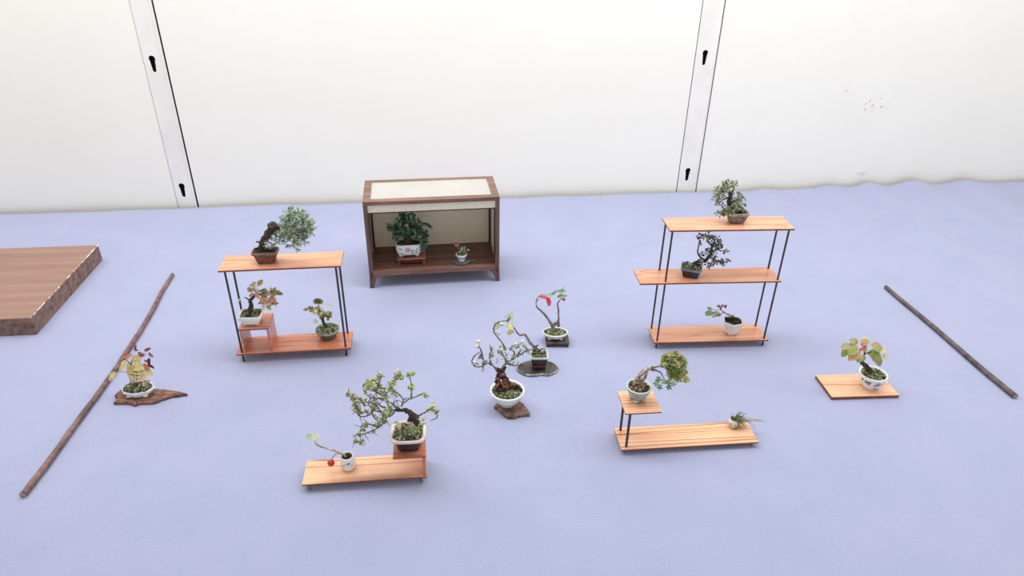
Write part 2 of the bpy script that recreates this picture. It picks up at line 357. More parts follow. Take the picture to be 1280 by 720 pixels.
def rv(): 
    while 1:
        q = V((random.uniform(-1, 1), random.uniform(-1, 1), random.uniform(-1, 1)))
        if .01 < q.length < 1: return q
def cluster(mb, c, r, n, L_, shape='oval', up=.4, wid=1, sq=(1, 1, 1), tones=(0, 1), out=.7, fold=.15, bend=.25, droop=0, shell=.3):
    for _ in range(n):
        q = rv(); q = q.normalized()*(shell+(1-shell)*random.random()) ; o = V((q.x*sq[0], q.y*sq[1], q.z*sq[2]))*r
        d = (q*out+rv()*.8+V((0, 0, -droop))).normalized(); nr = (V((0, 0, 1))*up+V((0, -.5, .3))*.6+rv()*.7)
        tn = tones[0]+(tones[1]-tones[0])*min(1, max(0, random.random()*.8+.2*(q.z*.5+.5)))
        l = L_*random.uniform(.65, 1.15); leaf(mb, V(c)+o-d*l*.5, d, nr, l, shape, wid, fold, bend, 0, tn)
def needles(mb, c, r, n, L_, wd=.0005, sq=(1, 1, 1), tones=(0, 1), out=1.0, k=6):
    for _ in range(n):
        q = rv(); o = V((q.x*sq[0], q.y*sq[1], q.z*sq[2]))*r; ax = (q*out+rv()*.5+V((0, 0, .25))).normalized(); p = V(c)+o*.9
        for i in range(k):
            d = (ax+rv()*.75).normalized()*L_*random.uniform(.6, 1.2); b_ = p+ax*L_*.25*i/k
            s = d.orthogonal().normalized(); s.rotate(Matrix.Rotation(random.uniform(0, 6.28), 3, d)); s = s*wd
            tn = tones[0]+(tones[1]-tones[0])*random.random()
            mb.add([b_-s*.7, b_+s*.7, b_+d*.6+s, b_+d, b_+d*.6-s], [(0, 1, 2, 3, 4)], 0, tn)

# plant wrapper: local frame at pot base -------------------------------------
class Plant:
    def __init__(s, name, label, cat, px, py, z, group=None):
        s.o = P(px, py, z); s.root = thing(name, label, cat, s.o, 0, group); s.k = mpp(s.o)
    def q(s, px, py, dy=0): return Q(px, py, s.o.y+dy)-s.o            # point in the plane through the pot, dy metres behind it
    def stem(s, pts, r, mat, name='trunk', n=8, jit=.0004, rough=.3, parent=None, sub=5):
        mb = MB()
        for pl, rr in zip(pts if isinstance(pts[0][0], (list, tuple)) else [pts], r if isinstance(r[0], (list, tuple)) else [r]):
            w_ = [s.q(*p) for p in pl]; a, b_ = smooth_path(w_, rr, sub, jit); mb.tube(a, b_, n, 0, rough)
        return mb.build(name, mat, parent or s.root)
    def px(s, n): return n*s.k
def feet(root, a, b, rot, z, hgt, size, mat, shape='box'):
    c, s_ = math.cos(rot), math.sin(rot)
    for sx in (-1, 1):
        for sy in (-1, 1):
            x, y = a*sx, b*sy; X, Y = c*x-s_*y, s_*x+c*y; mb = MB()
            r = [[(X+p[0], Y+p[1], zz) for p in sect('soft', size*k, size*k*.9, rot, 12)] for k, zz in ((.7, 0), (1, hgt*.5), (1.1, hgt))]
            mb.loft(r, 0); mb.build('pot_foot', mat, me_pot[root.name])
def decal(root, fn, shapes, mat, name):
    """fn(u,v)->point on the pot surface; shapes: list of polygons in (u,v)"""
    mb = MB()
    for sh in shapes:
        vs = [fn(u, v_) for u, v_ in sh]; c = sum(vs, V((0, 0, 0)))/len(vs); mb.add([c]+vs, [(0, i+1, (i+1) % len(vs)+1) for i in range(len(vs))], 0, .5)
    return mb.build(name, mat, me_pot.get(root.name, root))
def ell(cx, cy, rx, ry, n=10, rot=0, ang=0):
    if ang: return [(cx+x/ang, cy+y) for x, y in ell(0, 0, rx*ang, ry, n, rot)]
    return [(cx+rx*math.cos(t)*math.cos(rot)-ry*math.sin(t)*math.sin(rot), cy+rx*math.cos(t)*math.sin(rot)+ry*math.sin(t)*math.cos(rot)) for t in [2*math.pi*i/n for i in range(n)]]

# ================================================================== SETTING
WA = .1311; cw, sw = math.cos(WA), math.sin(WA); WO = V((0, 1.739, 0))
def wp(u, v_, z=0): return V((WO.x+cw*u-sw*v_, WO.y+sw*u+cw*v_, z))
wall_frame = dict(location=wp(0, .012, 0), rz=WA)
def wall_obj(mb, name, mat, parent=None):
    o = mb.build(name, mat, parent)
    if parent is None: o.location = wall_frame['location']; o.rotation_euler = (0, 0, WA)
    return struct(o) if parent is None else o
ZB, ZT = -.75, 1.75
strips = [(-.8679, -.8216), (.4608, .5152)]
for a, b_ in ((-2.9, strips[0][0]-.0012), (strips[0][1]+.0032, strips[1][0]-.0014), (strips[1][1]+.0036, 3.1)):
    mb = MB(); mb.box(a, b_, 0, .02, ZB, ZT, 0, .0006); wall_obj(mb, 'wall_back', M['panel'])
mb = MB(); mb.box(-2.9, 3.1, .035, .05, ZB, ZT); wall_obj(mb, 'wall_back', M['core'])
def keyhole(cx, cz, n=10):
    pts = []; R, r = .0078, .0045
    for i in range(n+1):
        t = -.6+ (math.pi+1.2)*i/n; pts.append((cx+R*math.cos(t), cz+.0112+R*math.sin(t)))
    for i in range(n+1):
        t = math.pi+math.pi*i/n; pts.append((cx+r*math.cos(t), cz-.0150+r*math.sin(t)))
    return pts
for si, (a, b_) in enumerate(strips):
    cu = bpy.data.curves.new('trim', 'CURVE'); cu.dimensions = '2D'; cu.fill_mode = 'BOTH'; cu.extrude = .0012; cu.bevel_depth = .0004
    hz = [.0455+.003*si+.312*k for k in range(5)]; hc = ((a+b_)/2-.001, (a+b_)/2)[si]
    outl = [(a+.0006, ZB), (b_-.0006, ZB), (b_-.0006, ZT), (a+.0006, ZT)]
    for poly in [outl]+[keyhole(hc-.003, z) for z in hz]:
        sp_ = cu.splines.new('POLY'); sp_.points.add(len(poly)-1); sp_.use_cyclic_u = True
        for p_, (x, y) in zip(sp_.points, poly): p_.co = (x, y, 0, 1)
    to = bpy.data.objects.new('tmp', cu); C.objects.link(to); bpy.context.view_layer.update()
    me = bpy.data.meshes.new_from_object(to.evaluated_get(bpy.context.evaluated_depsgraph_get())); bpy.data.objects.remove(to)
    me.transform(Matrix.Rotation(math.pi/2, 4, 'X')); me.materials.clear(); me.materials.append(M['metal'])
    o = bpy.data.objects.new('trim_%d' % (si+1), me); C.objects.link(o); o.location = wp(0, .0118, 0); o.rotation_euler = (0, 0, WA); struct(o)
    o['label'] = ('white metal slotted strip between wall panels at left', 'white metal slotted strip between wall panels at right')[si]
    for z in hz:
        mb = MB(); k1 = keyhole(hc-.003, z)
        cxx = hc-.003; big = [(cxx+(x-cxx)*1.25, z+(y-z)*1.12) for x, y in k1]
        mb.loft([[(x, .0020, y) for x, y in big], [(x, .014, y) for x, y in big]], 0, False, cap0=False); mb.loft([[(x, .0135, y) for x, y in big], [(x, .015, y) for x, y in big]], 0, False)
        mb.build('keyhole_slot', M['hole'], o)
    # raised lip along the right-hand side of the strip
    mb = MB(); mb.box(b_-.0052, b_-.0030, -.0034, -.0008, ZB, ZT, 0, .0005); mb.build('strip_lip', M['metal'], o)
mb = MB(); mb.box(-3, 3, -.6, 2.4, ZB-.02, ZB); struct(mb.build('floor', M['floor']))

# cloth over the long table ---------------------------------------------------
mb = MB(); XN, YN = 190, 90
x0, x1, y0 = -1.75, 1.85, .30
def back_y(x):
    return WO.y+math.tan(WA)*x - .001 + .005*noise.noise(V((x*3.1, 0, 4)))+.0025*noise.noise(V((x*11, 2, 4)))
def cz(x, y):
    b = back_y(x); d = b-y
    k = max(0, 1-d/.10); z = k*k*.003*(.5+noise.noise(V((x*5, y*3, 1)))) if k else 0
    for xc, sl, wd, hh, ya, yb in ((.70, -.10, .030, .007, 1.50, 1.95), (1.02, .02, .030, .014, 1.30, 2.0), (1.16, .12, .045, .016, 1.30, 2.1), (.90, -.05, .03, .008, 1.45, 2.0), (1.32, .1, .05, .012, 1.1, 2.1), (.10, -.05, .05, .003, 1.55, 1.9), (-.62, .1, .04, .003, 1.42, 1.8)):   # soft creases
        e = (x-xc-sl*(1.8-y)-.02*noise.noise(V((y*4, xc, 0))))/wd; ky = max(0, min(1, (y-ya)/.22)); z += hh*math.exp(-e*e)*ky*ky*(3-2*ky)
    return max(z, 0)
gr = []
for j in range(YN+1):
    row = []
    for i in range(XN+1):
        x = x0+(x1-x0)*i/XN; y = y0+(back_y(x)-y0)*j/YN; row.append((x, y, cz(x, y)))
    gr.append(row)
vs = [p for r in gr for p in r]; nx = XN+1
fs = [(j*nx+i, j*nx+i+1, (j+1)*nx+i+1, (j+1)*nx+i) for j in range(YN) for i in range(XN)]
border = [j*nx for j in range(YN, -1, -1)]+list(range(1, nx))+[j*nx+XN for j in range(1, YN+1)]
prev = border; o0 = len(vs)
for lvl, (z, k) in enumerate(((-.004, .003), (-.2, .012), (-.45, .02), (-.70, .028))):   # drop at the front and the ends, with gentle folds
    cur = []
    for t, bi in enumerate(border):
        x, y, _ = vs[bi]; dx = -1 if x <= x0+1e-6 else (1 if x >= x1-1e-6 else 0); dy = -1 if y <= y0+1e-6 else 0
        f = k*(1+.9*math.sin(t*.55)*(lvl/3)); vs.append((x+dx*f, y+dy*f, z)); cur.append(len(vs)-1)
    fs += [(prev[t+1], prev[t], cur[t], cur[t+1]) for t in range(len(border)-1)]; prev = cur
mb.add(vs, fs, 0, .5, True)
cl = mb.build('tablecloth', M['cloth']); tag(cl, 'large plain lavender cloth covering the whole display table', 'tablecloth')
sd_ = cl.modifiers.new('s', 'SOLIDIFY'); sd_.thickness = .0012; sd_.offset = -1

# ================================================================== SHELVES
def board(root, x0, x1, y0, y1, ztop, th, mat, name='shelf_board'):
    mb = MB(); mb.box(x0, x1, y0, y1, ztop-th, ztop, 0, .0005); o = mb.build(name, [mat, M['edge']], root)
    for p_ in o.data.polygons:
        if abs(p_.normal.z) < .3: p_.material_index = 1
    return o
def post(root, x, y, z0, z1, r=.0016, name='post', mat='post'):
    mb = MB(); mb.loft([[(x+r*k*math.cos(t), y+r*k*math.sin(t), z) for t in [2*math.pi*i/10 for i in range(10)]] for k, z in ((.85, z0), (1, z0+.0006), (1, z1-.0006), (.85, z1))], 0)
    return mb.build(name, M[mat], root)

# right: three-tier stand
rs = thing('display_stand', 'tall three-tier orange wooden stand, its middle shelf shifted to the left', 'stand', (.2566, 1.0261, 0), .0738)
W_, D_ = .2102, .0515
board(rs, 0, W_, 0, D_, .2352, .0035, M['orange_wood']); board(rs, -.0391, .2084, 0, D_, .1367, .0035, M['orange_wood']); board(rs, 0, W_, 0, D_, .0153, .0035, M['orange_wood'])
for x in (.006, W_-.007):
    for y in (.005, D_-.005): post(rs, x, y, 0, .2325, .0017)
# left: two-tier stand with box riser
ls = thing('display_stand', 'two-tier reddish wooden stand with a small box step on its lower board', 'stand', (-.4692, .9621, 0), .1314)
W_, D_ = .1922, .0535
board(ls, 0, W_, 0, D_, .0186, .0035, M['red_wood']); board(ls, 0, W_, 0, D_, .1799, .0035, M['orange_wood'])
for x in (.009, W_-.009):
    for y in (.005, D_-.005): post(ls, x, y, 0, .1772, .0018)
rx0, rx1, rz = .0125, .0600, .0186+.0480
st = board(ls, rx0-.001, rx1, .002, D_-.001, rz, .003, M['red_wood'], 'step_top')
for xx in (rx0, rx1-.0032):
    mb = MB(); mb.box(xx, xx+.003, .0025, D_-.0015, .0186, rz-.003, 0, .0003); mb.build('step_side', M['red_wood'], ls)
# front right: low board with a raised square shelf
fr = thing('display_stand', 'low long orange stand with a small raised square shelf on two posts', 'stand', (.1624, .7529, 0), .106)
W_, D_ = .207, .0476
board(fr, 0, W_, 0, D_, .0103, .0032, M['fine_wood']); board(fr, -.0007, .0515, -.001, .0495, .0782, .003, M['fine_wood'], 'raised_shelf')
for y in (.006, D_-.006): post(fr, .0085, y, .0095, .0760, .0020)
for x in (.006, W_-.008):
    for y in (.005, D_-.005): post(fr, x, y, 0, .0072, .0016, 'peg', 'peg')
# front left: low board with a stepped riser
fl = thing('display_stand', 'low orange stand with a raised step at its right end', 'stand', (-.2775, .6711, 0), .1174)
W_, D_ = .1668, .0466
board(fl, 0, W_, 0, D_, .0134, .0032, M['pale_wood']); board(fl, W_-.0435, W_, 0, D_, .0500, .003, M['red_wood'], 'step_top')
mb = MB(); mb.box(W_-.0045, W_-.0005, .0005, D_-.0005, .0134, .047, 0, .0003); mb.build('step_side', M['red_wood'], fl)
for x in (.008, W_-.008):
    for y in (.004, D_-.005): post(fl, x, y, 0, .0102, .0022, 'peg', 'peg')
# right: plain flat board
rb = thing('display_board', 'thin flat orange board lying on the cloth at the right', 'board', (.5227, .8892, 0), .0743)
board(rb, 0, .1139, 0, .0594, .0065, .0065, M['pale_wood'], 'board')

# ================================================================== DISPLAY CABINET
bx = thing('display_cabinet', 'dark walnut open-fronted display cabinet with a white top panel and speckled paper back', 'cabinet', (-.2912, 1.2309, 0), .1527)
W_, D_, Hh = .267, .1192, .1901; fz = .038; pw = .0085
mb = MB()                                                            # top frame: four rails
mb.box(0, W_, 0, .0150, Hh-.008, Hh, 0, .0005); mb.box(0, W_, D_-.011, D_, Hh-.008, Hh, 0, .0005)
mb.box(0, .0145, .0150, D_-.011, Hh-.008, Hh); mb.box(W_-.0145, W_, .0150, D_-.011, Hh-.008, Hh); mb.build('top_frame', M['cabinet_wood'], bx)
mb = MB(); mb.box(.0140, W_-.0140, .0145, D_-.0105, Hh-.0045, Hh-.0015); mb.build('top_panel', M['white_panel_top'], bx)
mb = MB(); mb.box(pw, W_-pw, .002, .0050, Hh-.0235, Hh-.008); mb.build('valance', M['pale_paper'], bx)
mb = MB(); mb.box(pw, W_-pw, .0015, .0055, Hh-.0255, Hh-.0235); mb.build('valance_rail', M['slat'], bx)
for x in (0, W_-pw):                                                 # corner posts
    for y in (0, D_-pw): mb = MB(); mb.box(x, x+pw, y, y+pw, .022, Hh-.008, 0, .0005); mb.build('corner_post', M['cabinet_wood_v'], bx)
mb = MB(); mb.box(pw, W_-pw, D_-.006, D_-.003, fz, Hh-.008); mb.build('back_panel', M['paper'], bx)
for sx in (0, 1):
    mb = MB(); xx = .0025 if sx == 0 else W_-.0050; mb.box(xx, xx+.0025, pw, D_-pw, fz, Hh-.008); mb.build('side_panel', M['pale_paper'], bx)
    mb = MB(); xi = pw-.001 if sx == 0 else W_-pw-.0015
    mb.box(xi, xi+.0025, D_-pw-.006, D_-pw-.003, fz, Hh-.008); mb.build('side_slat', M['slat'], bx); mb = MB(); mb.box(xi, xi+.0025, .0095, .0120, fz, Hh-.008); mb.build('side_slat', M['slat'], bx)
mb = MB(); mb.box(pw, W_-pw, .0005, D_-.0005, fz-.003, fz-.0002); mb.build('cabinet_floor', M['cabinet_floor'], bx)
mb = MB()
mb.box(pw, W_-pw, .012, .046, fz-.0008, fz+.0008, 0, .0003); mb.box(pw, W_-pw, .0468, .078, fz-.0008, fz+.0008, 0, .0003); mb.box(pw, W_-pw, .0788, D_-.006, fz-.0008, fz+.0008, 0, .0003)
mb.build('floor_planks', M['cabinet_floor'], bx)
mb = MB()
mb.box(0, W_, 0, .0115, .0270, fz, 0, .0006); mb.box(0, W_, D_-.009, D_, .0270, fz, 0, .0006); mb.box(0, .009, .009, D_-.009, .0270, fz); mb.box(W_-.009, W_, .009, D_-.009, .0270, fz)
mb.build('base_rail', M['cabinet_wood'], bx)
for sx in (0, 1):                                                    # bracket feet, splayed profile extruded through their depth
    for sy in (0, 1):
        prof_ = [(0.000, 0), (.0085, 0), (.0105, .010), (.0145, .020), (.0225, .0272), (0, .0272)]
        prof_ = [((x-.0015*(1-z/.0272)) if sx == 0 else (W_-x+.0015*(1-z/.0272)), z) for x, z in prof_]
        if sx: prof_ = prof_[::-1]
        ya, yb = (0, .009) if sy == 0 else (D_-.009, D_)
        mb = MB(); mb.loft([[(x, ya, z) for x, z in prof_], [(x, yb, z) for x, z in prof_]], 0, False); mb.build('bracket_foot', M['cabinet_wood_v'], bx)
bxm = Matrix.Translation((-.2912, 1.2309, 0)) @ Matrix.Rotation(.1527, 4, 'Z')
FZ = fz+.0008

# small tables ----------------------------------------------------------------
def small_table(name, label, c, rz, w, d, h, mat, th=.0028, leg=.004, lipped=True):
    t = thing(name, label, 'stand', c, rz); mb = MB(); mb.box(-w/2, w/2, -d/2, d/2, h-th, h, 0, .0006); mb.build('table_top', mat, t)
    for sx in (-1, 1):
        for sy in (-1, 1):
            x = sx*(w/2-leg*.8); y = sy*(d/2-leg*.8); mb = MB()
            mb.loft([[(x+k*leg/2*a, y+k*leg/2*b_, z) for a, b_ in ((-1, -1), (1, -1), (1, 1), (-1, 1))] for k, z in ((1.15, 0), (.8, h*.3), (.95, h-th))], 0, False); mb.build('leg', mat, t)
    mb = MB(); zz = h*.42
    mb.box(-w/2+leg, w/2-leg, -d/2+leg*.4, -d/2+leg*.9, zz-.0007, zz+.0007); mb.build('stretcher', mat, t); mb = MB(); mb.box(-w/2+leg, w/2-leg, d/2-leg*.9, d/2-leg*.4, zz-.0007, zz+.0007)
    mb.build('stretcher', mat, t); return t
def slab(name, label, outline_px, z, mats, cat='slab', jag=.0006, edge_in=.0015, seed=1, cx=None):
    pts = [P(px, py, z) for px, py in outline_px]; c = sum(pts, V((0, 0, 0)))/len(pts); dense = []
    n = len(pts)
    for i in range(n):
        p1, p2 = pts[i], pts[(i+1) % n]; p0, p3 = pts[i-1], pts[(i+2) % n]
        for k in range(6):
            t = k/6; q = .5*((2*p1)+(p2-p0)*t+(2*p0-5*p1+4*p2-p3)*t*t+(3*p1-p0-3*p2+p3)*t**3)
            q = q+V((noise.noise(q*400+V((seed, 0, 0))), noise.noise(q*400+V((0, seed, 9))), 0))*jag*2; dense.append(q)
    dense = [q-V((c.x, c.y, 0)) for q in dense]
    def sc(k, zz, j=0): return [(q.x*k+j*noise.noise(q*500), q.y*k, zz+j*.3*noise.noise(q*350)) for q in dense]
    mb = MB(); mb.loft([sc(.96, 0), sc(1.0, z*.4, .0008), sc(.985, z*.8, .0006), sc(.95, z), sc(.5, z)], 0, True, mis=[1, 1, 1, 0])
    o = mb.build(name, mats, None); o.location = (c.x, c.y, 0); tag(o, label, cat); return o

# ================================================================== BONSAI
# A ---- leaning pine in a brown pot, top of the left stand
p = Plant('bonsai', 'needle bonsai sweeping right from a brown rectangular pot atop the two-tier stand', 'bonsai', 333.9, 327, .1799)
pot(p.root, 'rect', .0205, .0125, [(.66, .002), (.70, .0022), (.84, .014), (.92, .0165), (1.0, .017), (1.0, .0205)], [M['brown_clay'], M['brown_lip']], .12, lipfrom=4)
feet(p.root, .0105, .006, .12, 0, .0024, .0028, M['brown_clay'])
soil_top(p.root, 'rect', .0180, .0105, .0185, .004, M['soil'], .12, 220, .0016)
p.stem([[(327, 312), (328, 304), (333, 296), (338, 289), (341, 283), (345, 284), (346, 290)], [(329, 306), (325, 303), (320, 302)]], [[.0050, .0052, .0056, .0066, .0076, .0060, .0030], [.003, .002, .001]], M['bark'], rough=.6)
p.stem([[(328, 302), (336, 295), (344, 290), (356, 290, -.004), (368, 292, -.004), (378, 284)], [(352, 290), (362, 280), (368, 270)], [(356, 290), (368, 298, -.006), (378, 302)], [(366, 284), (380, 276), (388, 284)], [(334, 300), (342, 305), (352, 302)]],
       [[.0042, .0040, .0032, .0024, .0016, .0010], [.0018, .0012, .0008], [.0014, .001, .0006], [.0014, .001, .0006], [.001, .0008, .0005]], M['pale_bark'], 'branch')
mb = MB()
for x, y, r, dy in ((358, 271, 6, 0), (366, 267, 6, .008), (374, 268, 5, 0), (379, 276, 7, -.004), (386, 283, 7, .004), (388, 290, 4.5, 0), (374, 284, 8, .006), (364, 279, 7, -.006),
                    (356, 288, 7, 0), (366, 292, 8, -.006), (348, 291, 6, .004), (376, 294, 6, .004), (362, 301, 6, -.006), (370, 307, 4, -.002), (349, 301, 4.5, -.008), (338, 304, 4, -.008), (380, 299, 4, 0)):
    needles(mb, p.q(x, y, dy), p.px(r), int(r*r*1.0), .0072, .00062, k=6)
mb.build('foliage', M['pine'], p.root)

# B ---- maple in white rectangular pot, on the step of the left stand
p = Plant('bonsai', 'small maple with orange and green leaves in a white rectangular pot on the box step', 'bonsai', 315.8, 402.6, .0666)
pot(p.root, 'rect', .0190, .0170, [(.66, .0018), (.72, .0022), (.84, .0125), (.90, .0135), (1.0, .014), (1.0, .0180)], [M['white_glaze'], M['white_glaze']], .10, lipfrom=4, wall=.0022)
feet(p.root, .0095, .0085, .10, 0, .0024, .003, M['white_glaze'])
soil_top(p.root, 'rect', .0165, .0145, .0158, .004, M['moss'], .10, 320, .0016, seed=2)
p.stem([[(312, 391), (314, 383), (313, 376), (317, 371), (323, 365), (331, 361)], [(313, 376), (309, 373), (305, 372)], [(322, 366), (318, 362), (314, 361)], [(328, 362), (338, 364), (344, 366)]],
       [[.0050, .0038, .0030, .0022, .0015, .001], [.0016, .001, .0005], [.001, .0008, .0005], [.001, .0008, .0005]], M['bark'], rough=.5)
mb = MB()
for x, y, ln, a in ((319, 361, 9, 120), (317, 364, 8, 160), (322, 358, 8, 60), (325, 362, 9, 200), (318, 366, 6, 215), (329, 363, 10, 330), (327, 370, 11, 280), (331, 370, 11, 300), (335, 374, 10, 310), (329, 378, 7, 270), (326, 366, 9, 10),
                   (336, 362, 9, 340), (342, 364, 8, 260), (342, 371, 11, 275), (338, 366, 9, 20), (345, 365, 7, 350), (331, 363, 9, 250), (333, 380, 7, 300), (322, 364, 8, 270), (339, 370, 8, 260)):
    d = dv(a, random.uniform(-.3, .3)); leaf(mb, p.q(x, y, random.uniform(-.008, .006)), d, V((random.uniform(-.5, .5), -1, .5)), p.px(ln*1.3), 'maple' if ln > 8 else 'oval', .9, .15, .25)
mb.build('foliage', M['autumn'], p.root)
mb = MB(); leaf(mb, p.q(299, 374), V((-.5, 0, -1)), V((0, -1, .3)), p.px(8), 'lance', 1.2)
leaf(mb, p.q(303, 374), V((-1, 0, 0)), V((0, -.6, 1)), p.px(6), 'lance'); mb.build('leaf', M['mint'], p.root)

# C ---- round green pot, lower right of the left stand
p = Plant('bonsai', 'small leafy bonsai with yellow-olive leaves in a dark green round bowl', 'bonsai', 410.5, 420.9, .0186)
pot(p.root, 'round', .0208, .0208, [(.60, 0), (.66, .001), (.66, .003), (.86, .009), (.95, .0135), (1.0, .0145), (1.0, .0170)], [M['green_glaze'], M['green_lip']], lipfrom=4)
soil_top(p.root, 'round', .0185, .0185, .0150, .0045, M['moss'], 0, 420, .0017, seed=3)
p.stem([[(408, 409), (404, 402), (403, 397), (399, 393), (397, 389)], [(403, 398), (408, 395), (414, 391)], [(399, 391), (398, 383), (398, 378)]], [[.0034, .0026, .0022, .0018, .001], [.0012, .001, .0005], [.001, .0008, .0006]], M['bark'], rough=.5)
mb = MB()
for _ in range(34):
    x = random.uniform(386, 411); y = 383+(x-386)*.38+random.uniform(-4, 5); a = random.uniform(140, 360)
    leaf(mb, p.q(x, y, random.uniform(-.008, .008)), V((math.cos(math.radians(a)), random.uniform(-.5, .3), math.sin(math.radians(a))*.7)), V((random.uniform(-.4, .4), -.7, .8)), p.px(random.uniform(5, 8)), 'oval', .9, .15, .2)
for a in (60, 90, 120, 150, 30): leaf(mb, p.q(398, 379, .001), V((math.cos(math.radians(a))*.8, -.1, math.sin(math.radians(a)))), V((0, -1, .2)), p.px(7), 'round', .9, tone=.1+.1*random.random())
leaf(mb, p.q(404, 380), V((1, 0, -.1)), V((0, -.6, 1)), p.px(11), 'lance', 1.3, tone=1); leaf(mb, p.q(409, 389), V((1, 0, -.35)), V((0, -.6, 1)), p.px(8), 'lance', tone=.3)
mb.build('foliage', M['olive'], p.root)
mb = MB(); leaf(mb, p.q(394, 398.2, -.004), V((0, 0, -1)), V((0, -1, .2)), p.px(7.5), 'round', .85, .05, .05); mb.build('leaf', M['mint'], p.root)

# D ---- dense green bonsai in a painted pot on a little red-brown table, inside the cabinet
tb = P(514.5, 325.3, FZ); small_table('display_table', 'small red-brown table under the painted pot inside the cabinet', tb, .1527, .0590, .040, .0125, M['table_red'], .0028, .0048)
p = Plant('bonsai', 'dense dark green leafy bonsai in a white painted pot inside the walnut cabinet', 'bonsai', 511.5, 317.4, FZ+.0125)
RT_ = .1527; c_, s_ = math.cos(RT_), math.sin(RT_)
pot(p.root, 'soft', .0268, .0165, [(.74, .003), (.82, .0035), (.94, .009), (.99, .016), (1.0, .0225), (.985, .0255), (1.0, .0272)], [M['white_glaze'], M['cream_glaze']], RT_, lipfrom=5, wall=.002)
feet(p.root, .0165, .009, RT_, 0, .0038, .0042, M['white_glaze'])
soil_top(p.root, 'soft', .0240, .0140, .0235, .003, M['soil'], RT_, 200, .002, seed=4)
def front(u, z):                                                      # point on the front face of the painted pot
    sc = .82+(z-.0035)/.0055*.12 if z < .009 else (.94+(z-.009)/.007*.05 if z < .016 else .99+(z-.016)/.0065*.01)
    x = u; y = -.0165*sc*max(0, 1-abs(u/(.0268*sc))**4.2)**(1/4.2)-.0003; return V((c_*x-s_*y, s_*x+c_*y, z))
fl_ = [ell(-.0020+.0040*math.cos(t), .0175+.0040*math.sin(t), .0022, .0011, 8, t) for t in [2*math.pi*i/9 for i in range(9)]]
decal(p.root, front, fl_, M['rose_paint'], 'painted_flower'); decal(p.root, lambda u, z: front(u, z)+V((0, -.0002, 0)), [ell(-.0020, .0175, .0022, .0022)], M['rose_centre'], 'flower_centre')
random.seed(11); dk = [ell(-.0170+random.uniform(-.003, .003), .0195+random.uniform(-.001, .001), .0022, .0008, 7, random.uniform(-.5, .5)) for _ in range(4)]
dk += [ell(random.uniform(.0045, .0170), random.uniform(.0075, .0185), random.uniform(.0010, .0020), .0009, 7, random.uniform(0, 3)) for _ in range(16)]+[ell(-.015+random.uniform(-.002, .004), .0085, .0018, .0007, 7, .3) for _ in range(3)]
decal(p.root, front, dk, M['green_paint'], 'painted_leaves')
p.stem([[(508, 307), (510, 300), (512, 294), (509, 286)], [(504, 307), (507, 299), (504, 292)], [(513, 307), (513, 298), (519, 290)]], [[.009, .0075, .005, .002], [.005, .003, .0015], [.005, .004, .0015]], M['bark'], rough=.5)
mb = MB()
for x, y, r, dy in ((509, 276, 11, 0), (500, 279, 8, -.006), (520, 277, 8, .004), (491, 285, 8, 0), (487, 284, 5, .006), (526, 285, 8, -.006), (510, 286, 11, .010), (498, 291, 8, -.008), (519, 290, 8, -.010), (531, 292, 5.5, 0), (494, 297, 5, -.004), (506, 287, 8, -.014),
                    (529, 300, 6, -.008), (530, 307, 4.5, -.010), (528, 313, 3, -.012), (505, 270, 6, 0), (515, 270, 5, 0)):
    cluster(mb, p.q(x, y, dy), p.px(r), int(r*r*1.0), .0105, 'lance' if random.random() < .5 else 'oval', tones=(0, 1), wid=1.0, droop=.3, bend=.3)
for d_ in ((1, .45), (1, .7)): leaf(mb, p.q(529, 278), V((d_[0], 0, -d_[1])), V((0, -.6, 1)), p.px(14), 'lance', tone=.45)
mb.build('foliage', M['dense'], p.root)

# E ---- thumb-size pot on slate, inside the cabinet
slab('slate_slab', 'small dark blue-grey slate under the tiniest pot in the cabinet', [(566, 325), (570, 322), (580, 321.5), (586, 323), (592, 321.5), (594, 323.5), (588, 325.5), (584, 328), (577, 329), (570, 328)], .0022, [M['slate'], M['slate']], seed=6).location.z = FZ
# (slab outline was looked up on z=.0022; shift so that it lies where it is seen on the cabinet floor)
so = [o for o in C.objects if o.name.startswith('slate_slab')][0]
_a = P(579.5, 325, .0022); _b = P(578.5, 326.4, FZ+.0022); _k = mpp(_b)/mpp(_a); so.scale = (_k, _k, 1); so.location.x += _b.x-_a.x; so.location.y += _b.y-_a.y
p = Plant('bonsai', 'tiny plant with a pink flower in a blue and white thumb pot on slate', 'bonsai', 577, 325.6, FZ+.0024)
pot(p.root, '8', .0122, .0122, [(.52, 0), (.60, .0008), (.56, .003), (.80, .0075), (.90, .0125), (1.0, .0135), (1.0, .0152)], [M['white_glaze'], M['white_glaze']], .1, lipfrom=5, wall=.0014)
def rnd(t, z, r=.0100):
    k = .56+(z-.003)/.0045*.24 if z < .0075 else .80+(z-.0075)/.005*.10; rr = .0122*k*1.0+.0003; a = -math.pi/2+t; return V((rr*math.cos(a), rr*math.sin(a), z))
decal(p.root, rnd, [ell(-1.3+.33*i, .0085, .07, .0028, 8) for i in range(9)]+[ell(-1.3+.33*i+.16, .0122, .12, .0005, 6) for i in range(9)], M['blue_paint'], 'painted_band')
soil_top(p.root, 'round', .0100, .0100, .0140, .003, M['moss'], 0, 90, .0014, seed=5)
p.stem([[(577, 316), (574, 311), (571, 307)], [(578, 316), (581, 311)]], [[.0012, .0008, .0005], [.001, .0005]], M['twig'])
mb = MB(); cluster(mb, p.q(580, 311), .006, 16, .0055, 'oval'); cluster(mb, p.q(576, 312), .004, 8, .005, 'oval'); leaf(mb, p.q(583, 313), V((1, 0, .3)), V((0, -1, .6)), .007, 'oval'); mb.build('foliage', M['juniper'], p.root)
mb = MB()
for a in range(6): leaf(mb, p.q(571, 305.5, -.001), V((math.cos(a), -.3, math.sin(a)*.7)), V((0, -1, .6)), .0058, 'round', 1.0)
